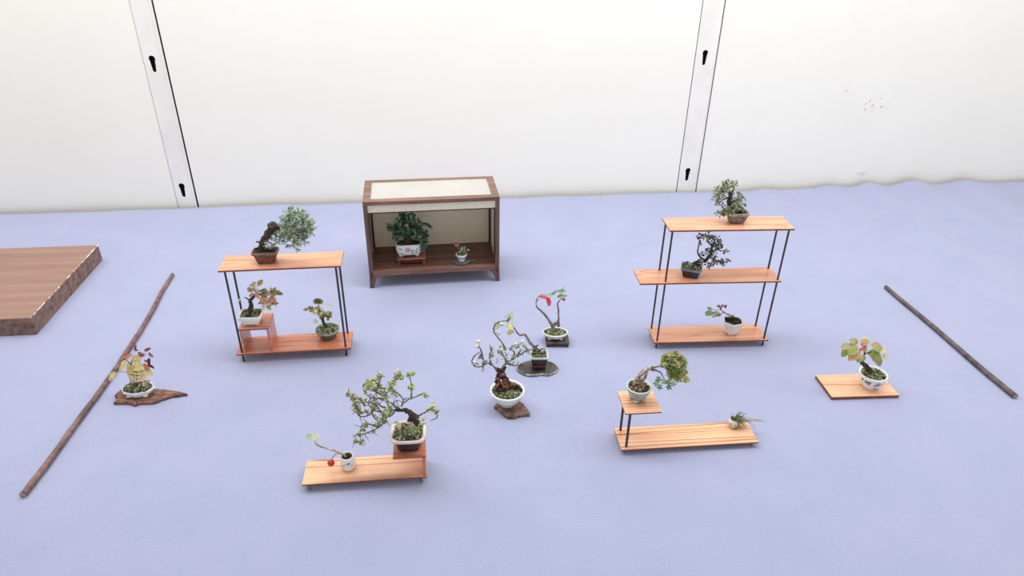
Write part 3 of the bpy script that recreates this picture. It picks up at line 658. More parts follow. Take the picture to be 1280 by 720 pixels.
mb.build('flower', M['pink'], p.root)

# F ---- silvery juniper, top of the right stand
p = Plant('bonsai', 'silvery green juniper in a grey-brown pot on the topmost shelf of the three-tier stand', 'bonsai', 919.8, 277.4, .2352)
pot(p.root, 'soft', .0186, .0125, [(.60, 0), (.66, .0008), (.82, .008), (.93, .0145), (1.0, .0160), (1.0, .0190)], [M['grey_clay'], M['grey_clay_lip']], .05, lipfrom=3)
soil_top(p.root, 'soft', .0160, .0105, .0172, .003, M['soil'], .05, 150, .0015, seed=6)
p.stem([[(917, 268), (915, 259), (911, 252), (913, 244), (910, 238), (903, 236)], [(912, 256), (918, 251), (924, 250)], [(911, 247), (903, 250), (898, 256)], [(913, 243), (917, 236), (915, 232)], [(914, 262), (905, 265), (899, 268)]],
       [[.0048, .0044, .0038, .003, .002, .001], [.002, .0014, .0008], [.0016, .001, .0006], [.0016, .001, .0006], [.0012, .001, .0006]], M['bark'], rough=.6)
mb = MB()
for x, y, r, dy in ((903, 234, 6, 0), (910, 231, 5.5, .004), (918, 231, 4.5, 0), (897, 238, 5, 0), (901, 243, 6, -.004), (895, 248, 4, 0), (898, 254, 4.5, 0), (921, 246, 5.5, .002), (926, 250, 5, .004), (922, 255, 6, -.005), (926, 258, 4.5, 0), (917, 260, 5.5, -.008), (909, 261, 5, -.006),
                    (905, 265, 5, -.004), (899, 267, 4, -.002), (912, 266, 5, -.010), (924, 264, 4.5, -.004), (904, 240, 4, .006), (908, 236, 5, -.004)):
    needles(mb, p.q(x, y, dy), p.px(r), int(r*r*1.0), .0044, .0010, tones=(.05, 1), k=5)
mb.build('foliage', M['juniper'], p.root)

# G ---- dark twisted bonsai, middle shelf
p = Plant('bonsai', 'dark twiggy bonsai leaning right out of a dark blue pot on the middle shelf', 'bonsai', 863, 344.2, .1367)
G_R = .42
pot(p.root, 'rect', .0178, .0150, [(.68, 0), (.72, .001), (.86, .0105), (.93, .013), (1.0, .0140), (1.0, .0170)], [M['navy_glaze'], M['navy_lip']], -.30, lipfrom=4, wall=.0014)
soil_top(p.root, 'rect', .0160, .0132, .0158, .0055, M['moss'], -.30, 420, .0017, seed=7)
p.stem([[(866, 331), (874, 327), (882, 325), (888, 318), (890, 309), (893, 300), (888, 296)], [(880, 325), (874, 320), (872, 312), (875, 303), (872, 297)], [(886, 321), (896, 326), (906, 328), (912, 325)], [(888, 316), (896, 312), (902, 314), (909, 311)], [(890, 308), (898, 305), (900, 298)], [(892, 325), (888, 332), (892, 333)]],
       [[.0040, .0036, .0032, .0026, .0020, .0012, .0008], [.002, .0014, .0012, .0009, .0006], [.002, .0014, .001, .0006], [.0014, .001, .0008, .0005], [.0014, .001, .0006], [.001, .001, .0006]], M['bark'], rough=.6)
mb = MB()
for x, y, r, dy in ((877, 296, 5, 0), (886, 294, 6, 0), (893, 297, 6, .004), (898, 303, 5, 0), (888, 303, 6, -.004), (893, 309, 6, .004), (886, 313, 6, 0), (878, 318, 5, -.003), (892, 320, 6, -.004), (900, 309, 5, 0), (895, 327, 6, 0), (886, 331, 5, -.005), (903, 328, 5, 0), (910, 325, 4, 0), (907, 314, 3.5, 0), (874, 305, 3, 0), (873, 296, 2.5, 0), (876, 327, 5, -.004)):
    cluster(mb, p.q(x, y, dy), p.px(r), int(r*r*.80), .0056, 'oval', tones=(0, .95), wid=.9)
mb.build('foliage', M['dark_leaf'], p.root)

# H ---- small white hexagonal pot, bottom shelf
p = Plant('bonsai', 'seedling with a pinkish tip leaning left from a small white faceted pot', 'bonsai', 913.5, 415.6, .0153)
pot(p.root, '6', .0182, .0175, [(.58, .0015), (.62, .002), (.80, .013), (.98, .0235), (1.0, .0245), (1.0, .0262)], [M['white_glaze'], M['white_glaze']], .35, lipfrom=5, wall=.0018)
feet(p.root, .0065, .0060, .35, 0, .0022, .0028, M['white_glaze'])
soil_top(p.root, '6', .0158, .0150, .0238, .0035, M['soil'], .35, 240, .0019, seed=8, name='soil')
p.stem([[(917, 395), (911, 393.5), (906, 391), (902, 388), (900, 386)], [(905, 391), (897, 392), (890, 391)], [(902, 388), (895, 387.5), (886, 385)]], [[.0016, .0015, .0013, .001, .0008], [.0008, .0006, .0005], [.0007, .0005, .0004]], M['pale_bark'])
mb = MB()
for x, y in ((899, 383), (903, 382), (907, 382.5), (901, 385)): mb.blob(p.q(x, y, random.uniform(-.003, .003)), .0024, 0, 8); cluster(mb, p.q(x, y), .003, 3, .005, 'oval')
mb.build('flower_bud', M['pink'], p.root)
mb = MB()
for x, y, a, ln in ((893, 391, 185, 12), (891, 390, 178, 10), (897, 393, 200, 8), (902, 393, 190, 7), (899, 391, 170, 8), (890, 387, 150, 7), (884, 384, 330, 6)):
    leaf(mb, p.q(x, y, random.uniform(-.004, .004)), dv(a, -.2), V((0, -.7, 1)), p.px(ln), 'oval', .8)
mb.build('foliage', M['green_leaf'], p.root)

# I ---- white bowl with gnarled red trunk, centre
slab('root_slab', 'jagged brown wood slab under the white round bowl', [(617.5, 506), (630, 500), (648, 501), (655, 505), (660, 512), (663.5, 517), (655, 518), (645, 520), (638, 521.5), (631, 519), (624, 512)], .0055, [M['root_slab'], M['root_slab']], jag=.0012, seed=3)
p = Plant('bonsai', 'gnarled berry bonsai with a reddish trunk in a white round bowl on a wood slab', 'bonsai', 633.8, 505.2, .0055)
pot(p.root, 'round', .0272, .0272, [(.36, 0), (.40, .0006), (.36, .0028), (.60, .0075), (.85, .0165), (.94, .0230), (.99, .0262), (1.0, .0285)], [M['pale_glaze'], M['white_glaze']], lipfrom=6, wall=.0026)
soil_top(p.root, 'round', .0235, .0235, .0258, .006, M['moss'], 0, 620, .0018, seed=9)
p.stem([[(631, 492), (624, 484), (622, 475), (625, 466), (621, 461)], [(640, 492), (634, 484), (631, 475), (627, 464), (632, 459)], [(645, 489), (639, 484), (634, 476)], [(628, 492, -.006), (630, 486, -.006), (626, 478, -.003)], [(652, 488), (643, 481), (635, 477)]],
       [[.0052, .0046, .0046, .0038, .0024], [.0050, .0050, .0050, .0040, .0024], [.0046, .0042, .003], [.0034, .003, .002], [.0022, .0022, .0016]], M['red_bark'], rough=.7, jit=.0008, n=10)
br = [[(622, 464), (616, 457), (608, 453), (603, 448), (600, 442)], [(608, 453), (602, 458), (594, 458), (590, 452), (593, 445), (600, 440)], [(614, 456), (612, 447), (614, 438), (612, 431)], [(603, 448), (601, 437), (598, 431)], [(604, 454), (604, 462)],
      [(628, 461), (632, 454), (639, 450), (646, 444), (652, 436)], [(634, 455), (630, 446), (626, 440), (630, 433)], [(641, 449), (643, 440), (637, 436), (645, 431), (652, 430)], [(646, 445), (654, 441), (660, 436)], [(632, 436, 0), (627, 428), (621, 420), (617, 413), (619, 405), (625, 402), (634, 401)], [(636, 455), (644, 457), (650, 455)], [(634, 402), (638, 396)]]
p.stem(br, [[.0024]+[.0011]*(len(b)-2)+[.0006] for b in br], M['twig'], 'branch', 6)
mb = MB(); random.seed(21)
for x, y, r in ((612, 447, 5), (617, 441, 5), (606, 452, 4), (626, 437, 6), (631, 444, 6), (634, 452, 5), (622, 450, 4), (640, 434, 5), (648, 433, 5), (652, 440, 4), (644, 446, 5), (640, 454, 4), (596, 456, 3), (600, 446, 3), (614, 436, 3), (656, 434, 3), (630, 436, 4), (648, 454, 3)):
    cluster(mb, p.q(x, y, random.uniform(-.006, .006)), p.px(r), int(r*2.2), .0048, 'oval', tones=(.1, .9))
mb.build('foliage', M['juniper'], p.root)
mb = MB(); leaf(mb, p.q(635, 399), V((.5, 0, 1)), V((0, -1, .2)), p.px(12), 'tri', 1.0, .08, .1, tone=.5); leaf(mb, p.q(624, 402), V((-.45, 0, -1)), V((0, -1, .3)), p.px(14), 'oval', .7, tone=.3); mb.build('leaf', M['mint'], p.root)
for x, y, r in ((598, 427, 2.6), (597, 433.5, 2.4), (592.5, 453.5, 2.8), (603, 463, 2), (627, 405.5, 2.6), (623.5, 416.5, 2.6), (653, 427, 2.4), (627, 437, 2.4), (645, 430, 2)):
    mb = MB(); mb.blob(p.q(x, y, random.uniform(-.003, .003)), p.px(r), 0, 10, .75); mb.build('berry', M['pale_berry'], p.root)

# J ---- dark square pot on polished slab, centre
slab('polished_slab', 'round polished black slab with a pale bark rim under the dark square pot', [(645.5, 460), (649, 454.5), (658, 451), (672, 449.5), (686, 451), (694, 454.5), (697.8, 459), (695, 464), (686, 468), (676, 467.6), (664, 469), (653, 466.5)], .0045, [M['black_slab'], M['bark_rim']], jag=.0005, seed=8)
p = Plant('bonsai', 'bare-branched bonsai with a yellow leaf in a dark square pot on a polished slab', 'bonsai', 673.3, 458.2, .0045)
pot(p.root, 'rect', .0152, .0135, [(.70, .0025), (.74, .003), (.76, .006), (.77, .0095), (.94, .0225), (1.0, .0235), (1.0, .0262)], [M['black_glaze'], M['grey_lip']], .03, lipfrom=5, wall=.0022)
feet(p.root, .0085, .0075, .03, 0, .0028, .0026, M['black_glaze'])
mb = MB(); mb.loft([[(x, y, z) for x, y in sect('rect', .0152*s_k, .0135*s_k, .03)] for s_k, z in ((.78, .0062), (.80, .0092))], 0, False, False, False); mb.build('painted_band', M['red_band'], me_pot[p.root.name])
soil_top(p.root, 'rect', .0124, .0108, .0245, .003, M['moss'], .03, 260, .0015, seed=10)
p.stem([[(672, 440), (667, 433), (661, 426), (656, 418), (650, 419), (646, 415), (642, 408)], [(663, 430), (660, 423), (655, 417)], [(668, 434), (664, 437), (660, 438)]], [[.0030, .0026, .0022, .0019, .0016, .0013, .0009], [.0018, .0014, .0010], [.001, .0008, .0006]], M['grey_bark'], rough=.5)
p.stem([[(668, 438), (670, 433), (673, 431)], [(672, 440), (678, 436), (682, 437)], [(674, 440), (672, 435)]], [[.003, .0016, .0008], [.002, .001, .0006], [.0016, .0008]], M['bark'], 'root')
mb = MB(); leaf(mb, p.q(637, 412), V((.3, -.2, -1)), V((.3, -1, .3)), p.px(7), 'round', 1.5, .2, .2, tone=.6); leaf(mb, p.q(643, 408), V((-.9, -.2, .1)), V((0, -.7, 1)), p.px(11), 'round', .9, tone=.75); mb.build('leaf', M['olive'], p.root)
mb = MB(); cluster(mb, p.q(661, 439, -.004), .006, 12, .005); cluster(mb, p.q(655, 432), .006, 8, .005); cluster(mb, p.q(658, 437), .005, 8, .005); mb.build('foliage', M['juniper'], p.root)

# K ---- oval white pot on dark table
tb = P(696, 427.5, 0); small_table('display_table', 'low dark wooden table under the shallow white oval pot', tb, .03, .0420, .0360, .0085, M['table_wood'], .0028, .0045)
p = Plant('bonsai', 'two-trunk bonsai with a red leaf in a shallow white oval pot', 'bonsai', 693.6, 421.6, .0085)
pot(p.root, 'round', .0232, .0160, [(.66, .0018), (.70, .002), (.90, .0065), (.94, .0088), (1.0, .0095), (1.0, .0118)], [M['cream_glaze'], M['white_glaze']], .02, lipfrom=4, wall=.0018)
feet(p.root, .0105, .0080, .02, 0, .0024, .003, M['cream_glaze'])
soil_top(p.root, 'round', .0208, .0140, .0105, .004, M['moss'], .02, 300, .0017, seed=12)
p.stem([[(691, 407), (685, 399), (679, 391), (673, 386), (670, 382)], [(698, 408), (698, 398), (698, 388), (697, 380), (700, 375)], [(691, 409), (694, 404), (698, 403)]], [[.0034, .0022, .0020, .0016, .001], [.0030, .0017, .0015, .0013, .0008], [.004, .003, .002]], M['grey_bark'], rough=.5)
p.stem([[(670, 383), (671, 374), (676, 369), (684, 368)], [(700, 375), (704, 372)], [(686, 369), (694, 364), (703, 362)], [(671, 376), (675, 374)]], [[.0008, .0007, .0006, .0005], [.0006, .0005], [.0006, .0005, .0004], [.0005, .0004]], M['twig'], 'branch', 6)
mb = MB(); leaf(mb, p.q(673, 371), V((1, -.1, .0)), V((.25, -.5, 1)), p.px(15), 'oval', .55, .1, .35, tone=.5); leaf(mb, p.q(683, 371), V((.45, -.1, -1)), V((.6, -1, .3)), p.px(14), 'oval', .7, .15, .15, tone=.45); leaf(mb, p.q(686, 378), V((-.15, 0, -1)), V((0, -1, 0)), p.px(7), 'lance', 1.2, tone=.8)
leaf(mb, p.q(672, 373), V((-.3, 0, -1)), V((0, -1, 0)), p.px(8), 'lance', 1.0, tone=.9); leaf(mb, p.q(702, 373), V((.9, 0, -.5)), V((0, -1, .4)), p.px(6), 'oval', .9, tone=.1); mb.build('red_leaf', M['red_leaf'], p.root)
mb = MB()
for x, y, a, ln in ((684, 370, 20, 10), (687, 374, 70, 8), (690, 368, 35, 9), (697, 365, 15, 10), (700, 363, 40, 8), (696, 372, 30, 9), (700, 375, 80, 8), (703, 371, 20, 6)): leaf(mb, p.q(x, y, random.uniform(-.004, .004)), dv(a, -.1), V((0, -1, .8)), p.px(ln), 'lance' if a > 30 else 'oval', .7)
mb.build('foliage', M['green_leaf'], p.root)

# L ---- big cascading berry bonsai, on the step of the front left stand
p = Plant('bonsai', 'wide branching yellow-green bonsai in a black pot with a pale pink rim', 'bonsai', 511.5, 556.5, .0500)
pot(p.root, 'soft', .0238, .0220, [(.56, 0), (.60, .0006), (.84, .0175), (.88, .0200), (1.0, .0215), (1.0, .0245)], [M['black_glaze'], M['pink_lip']], .08, lipfrom=3, wall=.0032)
soil_top(p.root, 'soft', .0198, .0180, .0222, .005, M['moss'], .08, 420, .0022, seed=13)
mb = MB(); p.stem([[(520, 523), (515, 518), (508, 513), (501, 512.5), (494, 513)], [(522, 530), (518, 524), (511, 514)], [(512, 527), (514, 520), (512, 515)]], [[.0046, .0040, .0030, .0022, .0016], [.005, .0042, .0026], [.0034, .003, .002]], M['bark'], rough=.6, n=10)
br = [[(500, 511), (491, 506), (484, 500), (480, 494), (474, 489)], [(498, 513), (488, 513), (478, 515), (468, 513), (460, 506)], [(484, 501), (474, 498), (464, 497), (456, 492)], [(480, 495), (470, 490), (462, 486), (460, 480), (468, 476)], [(470, 489), (474, 480), (476, 470)],
      [(478, 500), (482, 492), (488, 486), (490, 480), (496, 472), (498, 466)], [(488, 486), (478, 485), (468, 485)], [(502, 508), (504, 500), (500, 494), (494, 490), (490, 484)], [(503, 504), (510, 500), (520, 496), (528, 492), (532, 492)], [(514, 497), (514, 486), (513, 474), (511, 470)], [(468, 513), (458, 520), (450, 520), (444, 514)],
      [(456, 508), (450, 500), (440, 497), (434, 493)], [(450, 516), (444, 505), (438, 498)], [(486, 514), (482, 524), (476, 532), (466, 538), (456, 542), (450, 543)], [(494, 513), (488, 520), (482, 522)], [(472, 533), (460, 530), (452, 533), (450, 540)], [(454, 551), (448, 553), (443, 552)],
      [(524, 519), (532, 515), (538, 511), (546, 514)], [(546, 516), (546, 522), (538, 526)], [(464, 513), (468, 522), (474, 528)], [(476, 515), (470, 507), (462, 503), (452, 503)], [(482, 510), (474, 506), (470, 498), (462, 492)], [(495, 511), (492, 505), (496, 500)]]
bb = [[(x, y, .010*math.sin(i*2.1+j*.5)*min(1, j/1.5)) for j, (x, y) in enumerate(b)] for i, b in enumerate(br)]
p.stem(bb, [[.0014]+[.0009]*(len(b)-2)+[.0005] for b in br], M['twig'], 'branch', 6)
tw = []; rw = []; random.seed(15)
for b in bb[:8]+bb[10:17]+bb[19:]:
    for j in range(1, len(b)):
        for _ in range(2):
            x, y, d = b[j]; a = random.uniform(0, 6.28); l = random.uniform(5, 11); e = random.uniform(-.006, .006)
            tw.append([(x, y, d), (x+l*.5*math.cos(a)+random.uniform(-1, 1), y+l*.5*math.sin(a)+random.uniform(-1, 1), d+e*.5), (x+l*math.cos(a), y+l*math.sin(a), d+e)]); rw.append([.0006, .0005, .0003])
p.stem(tw, rw, M['twig'], 'twigs', 5, sub=3)
mb = MB(); random.seed(5)
for x, y, r in ((435, 492, 3), (441, 496, 4), (443, 503, 4), (446, 510, 4), (450, 515, 3.5), (458, 482, 4), (463, 479, 5), (468, 478, 4), (475, 469, 3.5), (470, 474, 3), (474, 483, 3.5), (458, 487, 4), (496, 467, 4), (498, 472, 3.5), (490, 479, 4), (488, 485, 4), (492, 491, 3.5), (502, 471, 2.5),
                (511, 469, 3), (517, 467, 2.5), (514, 484, 4), (532, 493, 3), (526, 493, 2), (538, 512, 4), (545, 515, 3.5), (541, 507, 3), (481, 498, 4), (467, 508, 4), (470, 504, 3), (485, 514, 5), (480, 520, 4), (478, 526, 5), (472, 531, 4), (484, 517, 3.5), (488, 510, 3),
                (457, 531, 3.5), (453, 537, 3.5), (450, 543, 2.5), (452, 553, 4), (444, 552, 2), (466, 539, 2.5), (469, 520, 3), (456, 502, 3), (449, 500, 3), (467, 486, 3), (458, 514, 2), (478, 490, 2.5)):
    c = p.q(x, y, random.uniform(-.012, .012)); k = p.px(1)
    for _ in range(int(r*2.6)): o_ = rv()*r*k*1.15; mb.blob(c+o_, k*random.uniform(1.1, 1.9), 0, 7, random.uniform(.15, 1))
    cluster(mb, c, r*k*1.2, int(r*2.2), .0048, 'oval', tones=(.0, .8))
for a, b_ in ((497, 528), (524, 530), (526, 524), (519, 536), (505, 542), (522, 541), (500, 534), (512, 538), (515, 530), (521, 522), (529, 529)): cluster(mb, p.q(a, b_, -.002), .004, 8, .005, 'oval', tones=(.2, 1))
mb.build('foliage', M['spring'], p.root)

# M ---- small white cup with a single stem and a red berry
p = Plant('bonsai', 'thin leaning stem with one pale leaf and a red fruit in a small white cup', 'bonsai', 436.2, 584.4, .0134)
pot(p.root, 'round', .0105, .0105, [(.66, 0), (.84, .0012), (1.0, .0065), (1.0, .0130), (.92, .0185), (.84, .0205)], [M['white_glaze'], M['white_glaze']], wall=.0012, lipfrom=5, shift=(-.0010, .001))
def cup(t, z): a = -math.pi/2+t; rr = .0105*(1.0 if z < .013 else 1-.08*(z-.013)/.0055)+.0002; return V((rr*math.cos(a)-.001*z/.02, rr*math.sin(a)+.001*z/.02, z))
decal(p.root, cup, [ell(.35, .0150, .16, .0014, 8, .5, .0105), ell(-.55, .0105, .16, .0008, 8), ell(.75, .0105, .07, .0012, 8), ell(-.05, .0135, .22, .0005, 8, .3, .0105)], M['blue_paint'], 'painted_marks')
soil_top(p.root, 'round', .0078, .0078, .0180, .0025, M['soil'], 0, 90, .0014, shift=(-.0010, .001), seed=14, name='soil')
p.stem([[(433, 571), (428, 567.5), (420, 564), (410, 561), (400, 557.5), (395, 555), (393.5, 551)]], [[.0013, .0014, .0015, .0013, .0012, .0009, .0006]], M['pale_bark'])
p.stem([[(430, 569), (423, 567, -.004), (418, 569, -.006), (415, 575, -.008)]], [[.0006, .0005, .0005, .0005]], M['twig'], 'fruit_stalk', 6)
mb = MB(); leaf(mb, p.q(394, 553), dv(92), V((0, -1, .9)), p.px(12.5), 'four', 1.25, .05, .05, tone=.8); leaf(mb, p.q(389, 549.5), dv(130), V((0, -1, .7)), p.px(8), 'round', 1.0, .1, .1, tone=.3); mb.build('leaf', M['mint'], p.root)
mb = MB(); c = p.q(413.8, 578.6, -.008); c.z = max(c.z, .0052); mb.blob(c, .0050, 0, 16, .5); mb.build('fruit', M['berry'], p.root)

# N ---- arching vine in grey footed cup
p = Plant('bonsai', 'arching bonsai with drooping fresh green leaves in a grey footed cup', 'bonsai', 796.6, 499.2, .0782)
pot(p.root, 'round', .0182, .0182, [(.42, .003), (.46, .0035), (.56, .007), (.80, .0135), (.95, .0195), (1.0, .0225), (1.0, .0240)], [M['grey_glaze'], M['grey_lip']], wall=.0020, lipfrom=5)
feet(p.root, .0062, .0058, .4, 0, .0052, .0036, M['grey_lip'])
soil_top(p.root, 'round', .0155, .0155, .0215, .0035, M['pebble'], 0, 260, .0018, seed=15, name='soil', kindg='peb')
p.stem([[(796, 478), (799, 471), (803, 466), (810, 461), (816, 459)], [(800, 478), (805, 474), (807, 469), (810, 463)], [(794, 477), (796, 472), (802, 468)]], [[.0038, .0034, .0030, .0026, .0020], [.0030, .0022, .0018, .0012], [.0022, .002, .0014]], M['pale_bark'], rough=.6, jit=.0007)
br = [[(814, 460), (819, 459), (826, 457), (834, 452), (842, 450)], [(814, 462), (820, 463), (826, 466), (830, 473)], [(834, 452), (842, 446), (850, 446)], [(826, 457), (836, 462), (846, 468), (854, 472)]]
p.stem(br, [[.0020, .0013]+[.0009]*(len(b)-3)+[.0005] for b in br], M['twig'], 'branch', 6)
mb = MB(); random.seed(9)
for x, y, r, dy in ((829, 452, 5, 0), (835, 447, 6, 0), (843, 445, 6, .004), (850, 448, 6, 0), (853, 455, 6, -.003), (845, 454, 8, -.004), (838, 458, 6, .004), (840, 466, 7, 0), (848, 464, 7, -.006), (856, 464, 5, 0), (852, 472, 5, -.002), (858, 473, 3, 0), (846, 473, 4, 0), (838, 470, 4, -.004)):
    cluster(mb, p.q(x, y, dy), p.px(r), int(r*r*.50)+3, .0105, 'maple' if r > 5 else 'oval', wid=.9, droop=.4)
mb.build('foliage', M['grape'], p.root)
mb = MB()
for x, y, a in ((823, 470, 270), (822, 476, 240), (828, 473, 300), (835, 474, 270), (837, 480, 250), (840, 476, 290), (825, 480, 260)): leaf(mb, p.q(x, y, random.uniform(-.008, 0)), dv(a, -.3), V((random.uniform(-.5, .5), -1, .5)), p.px(9), 'maple', 1.0, .15, .2)
mb.build('leaf', M['green_leaf'], p.root)

# O ---- grass in a tiny tilted ball pot, right end of the low board
p = Plant('grass_plant', 'tuft of fine grass spilling from a tiny speckled round pot at the board end', 'plant', 915.2, 533.2, .0103)
pot(p.root, 'round', .0078, .0078, [(.45, 0), (.75, .001), (1.0, .0055), (.98, .010), (.82, .0135)], [M['cream_glaze'], M['cream_glaze']], wall=.0012, shift=(.0012, .001))
def orb(t, z): a = -math.pi/2+t; rr = .0078*(.75+.25*(z-.001)/.0045 if z < .0055 else 1-.02*(z-.0055)/.0045)+.0002; k = z/.0135; return V((rr*math.cos(a)+.0012*k, rr*math.sin(a)+.001*k, z))
random.seed(3); decal(p.root, orb, [ell(random.uniform(-1.3, 1.2), random.uniform(.002, .0095), .12, .0007, 6, random.uniform(-.6, .6), .0078) for _ in range(16)], M['black_paint'], 'painted_marks')
soil_top(p.root, 'round', .0056, .0056, .0120, .003, M['soil'], 0, 100, .0017, shift=(.0012, .001), seed=16, name='soil')
mb = MB(); b0 = p.q(918, 524)
def blade(pts, wd=.0006, tn=None):
    a, r = smooth_path([b0+V((random.uniform(-.002, .002), random.uniform(-.002, .002), 0))]+[p.q(*q_) for q_ in pts], [wd]*(len(pts))+[wd*.15], 4)
    t = random.random() if tn is None else tn; L0 = len(a)
    mb.tube(a, r, 4, 0, 0, t)
blade([(935, 523.5), (950, 525), (965, 526.8)], .0007, .9); blade([(930, 525), (945, 526), (958, 528)], .0005, .6); blade([(935, 523), (952, 524.5)], .0004, .8)
for q_ in ([(918, 534, -.006), (913, 546, -.012)], [(919, 536, -.006), (921, 545, -.012)], [(928, 531, -.004), (932, 539, -.008)], [(930, 528, -.002), (936, 538, -.006)], [(932, 527), (942, 532), (945, 540)], [(934, 526), (941, 529)], [(926, 516), (931, 519)], [(924, 517), (926, 513)],
           [(928, 520), (934, 515)], [(925, 520), (929, 521)], [(922, 515), (922, 512)], [(916, 517), (915, 514)], [(924, 534, -.004), (928, 541, -.01)], [(930, 533, -.004), (935, 535, -.006)], [(918, 530, -.006), (915, 539, -.012)]): blade(q_)
for _ in range(90):
    a = random.uniform(-2.0, 1.3); l = random.uniform(4, 17)*(.62 if a > .3 else 1); blade([(920+l*.5*math.cos(a), 524-l*.5*math.sin(a)-1, random.uniform(-.006, .006)), (921+l*math.cos(a), 525-l*math.sin(a)+1.5, random.uniform(-.010, .006))], .0004)
mb.build('grass_blades', M['grass'], p.root)

# P ---- yellow maple in white tray on driftwood, far left
slab('driftwood_slab', 'brown driftwood slab tapering to a point at right, under the yellow-leaved bonsai', [(143, 493), (150, 487), (158, 487), (178, 487), (196, 485.5), (212, 487), (234, 491.5), (216, 494.5), (202, 499), (190, 503), (176, 503), (168, 505.5), (158, 503), (142, 503), (146, 498)], .0050, [M['driftwood'], M['driftwood']], jag=.0012, seed=5)
p = Plant('bonsai', 'yellow-leaved maple in a shallow white tray on the pointed driftwood slab', 'bonsai', 174.5, 491.8, .0050)
pot(p.root, '8', .0248, .0168, [(.76, .0018), (.80, .002), (.90, .0065), (1.0, .0085), (1.0, .0112)], [M['white_glaze'], M['white_glaze']], .10, wall=.0018, lipfrom=4)
feet(p.root, .0125, .0085, .10, 0, .0022, .0035, M['white_glaze'])
soil_top(p.root, '8', .0222, .0146, .0100, .008, M['moss'], .10, 700, .0019, seed=17)
p.stem([[(173, 480), (170, 470), (166, 461), (164, 454), (168, 447)], [(163, 478), (161, 470), (157, 465), (148, 466)], [(164, 456), (158, 450), (154, 447)], [(168, 447), (176, 442), (184, 443)], [(165, 458), (176, 456), (184, 458)]],
       [[.0022, .0016, .0013, .0011, .0007], [.0006, .0005, .0005, .0004], [.0008, .0007, .0005], [.0008, .0006, .0005], [.0008, .0006, .0005]], M['twig'])
mb = MB()
for x, y, ln, a in ((164, 452, 11, 255), (166, 456, 12, 250), (172, 458, 14, 262), (174, 454, 13, 275), (172, 466, 11, 235), (178, 466, 14, 285), (176, 462, 10, 310), (181, 462, 10, 335), (170, 448, 10, 310), (164, 449, 9, 20), (158, 450, 9, 235), (155, 455, 7, 240), (147, 466, 8, 190), (143, 468, 8, 230), (149, 466, 4, 60),
                   (166, 445, 9, 350), (176, 450, 8, 200), (170, 454, 10, 280)):
    leaf(mb, p.q(x, y, random.uniform(-.010, .004)), dv(a, -.25), V((random.uniform(-.4, .4), -1, .5)), p.px(ln*1.25), 'maple' if ln > 12 else 'oval', .9, .12, .2, tone=random.uniform(.05, .95))
mb.build('foliage', M['yellow'], p.root)
mb = MB()
for x, y, ln, a in ((162, 447, 9, 160), (161, 443, 9, 190), (178, 455, 10, 340), (182, 458, 8, 320), (166, 443, 8, 200), (180, 460, 9, 350), (159, 444, 6, 140)): leaf(mb, p.q(x, y, random.uniform(-.008, .002)), dv(a, -.25), V((0, -1, .6)), p.px(ln), 'oval', .8, .12, .2)
mb.build('peach_leaf', M['peach'], p.root)
mb = MB()
for x, y, ln, a in ((173, 438, 8, 170), (170, 437, 7, 110), (172, 444, 8, 350), (180, 439, 8, 25), (186, 440, 8, 300), (187, 447, 9, 260), (186, 452, 8, 280), (180, 450, 7, 330), (172, 440, 7, 330), (189, 456, 6, 300)): leaf(mb, p.q(x, y, random.uniform(-.004, .008)), dv(a, .1), V((0, -1, .4)), p.px(ln), 'oval', .75, .2, .35)
mb.build('purple_leaf', M['purple'], p.root)

# Q ---- painted bowl on the flat board at right
p = Plant('bonsai', 'bonsai with broad red and green leaves in a white bowl painted with dark marks', 'bonsai', 1086.6, 482.6, .0065)
pot(p.root, 'round', .0222, .0222, [(.50, 0), (.54, .0008), (.56, .002), (.78, .008), (.92, .0165), (.99, .0235), (1.0, .0262)], [M['white_glaze'], M['white_glaze']], wall=.0022, lipfrom=6)
def bowl(t, z):
    pr = [(.56, .002), (.78, .008), (.92, .0165), (.99, .0235), (1.0, .0262)]; k = .56
    for (a0, z0_), (a1, z1_) in zip(pr, pr[1:]):
        if z0_ <= z <= z1_: k = a0+(a1-a0)*(z-z0_)/(z1_-z0_)
    a = -math.pi/2+t; rr = .0222*k+.00035; return V((rr*math.cos(a), rr*math.sin(a), z))
def ring_(cx, cz_, rx, rz_): return [[(cx+rx*k*math.cos(t), cz_+rz_*k*math.sin(t)) for t, k in ((2*math.pi*i/9, 1), (2*math.pi*(i+1)/9, 1), (2*math.pi*(i+1)/9, .5), (2*math.pi*i/9, .5))] for i in range(9)]
sh = ring_(-.68, .0165, .14, .0030)+ring_(-.90, .0185, .10, .0026)+ring_(.05, .0165, .14, .0026)+ring_(-.18, .0150, .11, .0022)+[ell(-.05, .0205, .18, .0007, 8, .2, .021), ell(.25, .0185, .10, .0008, 8), ell(.0, .0070, .26, .0014, 10), ell(.72, .0125, .17, .0018, 8, .5, .020), ell(.95, .0160, .10, .0012, 8), ell(-.62, .0200, .16, .0008, 8), ell(-1.2, .0200, .1, .0020, 8)]
decal(p.root, bowl, sh, M['black_paint'], 'painted_marks')
soil_top(p.root, 'round', .0195, .0195, .0235, .006, M['moss'], 0, 420, .0018, seed=18)
p.stem([[(1087, 463), (1083, 458), (1078, 454), (1077, 451), (1080, 446), (1081, 440)], [(1077, 451), (1073, 446), (1066, 442)], [(1081, 443), (1087, 440), (1094, 438)]], [[.0046, .0038, .0036, .0034, .0016, .0008], [.0012, .0008, .0006], [.0010, .0008, .0005]], M['bark'], rough=.5)
mb = MB()
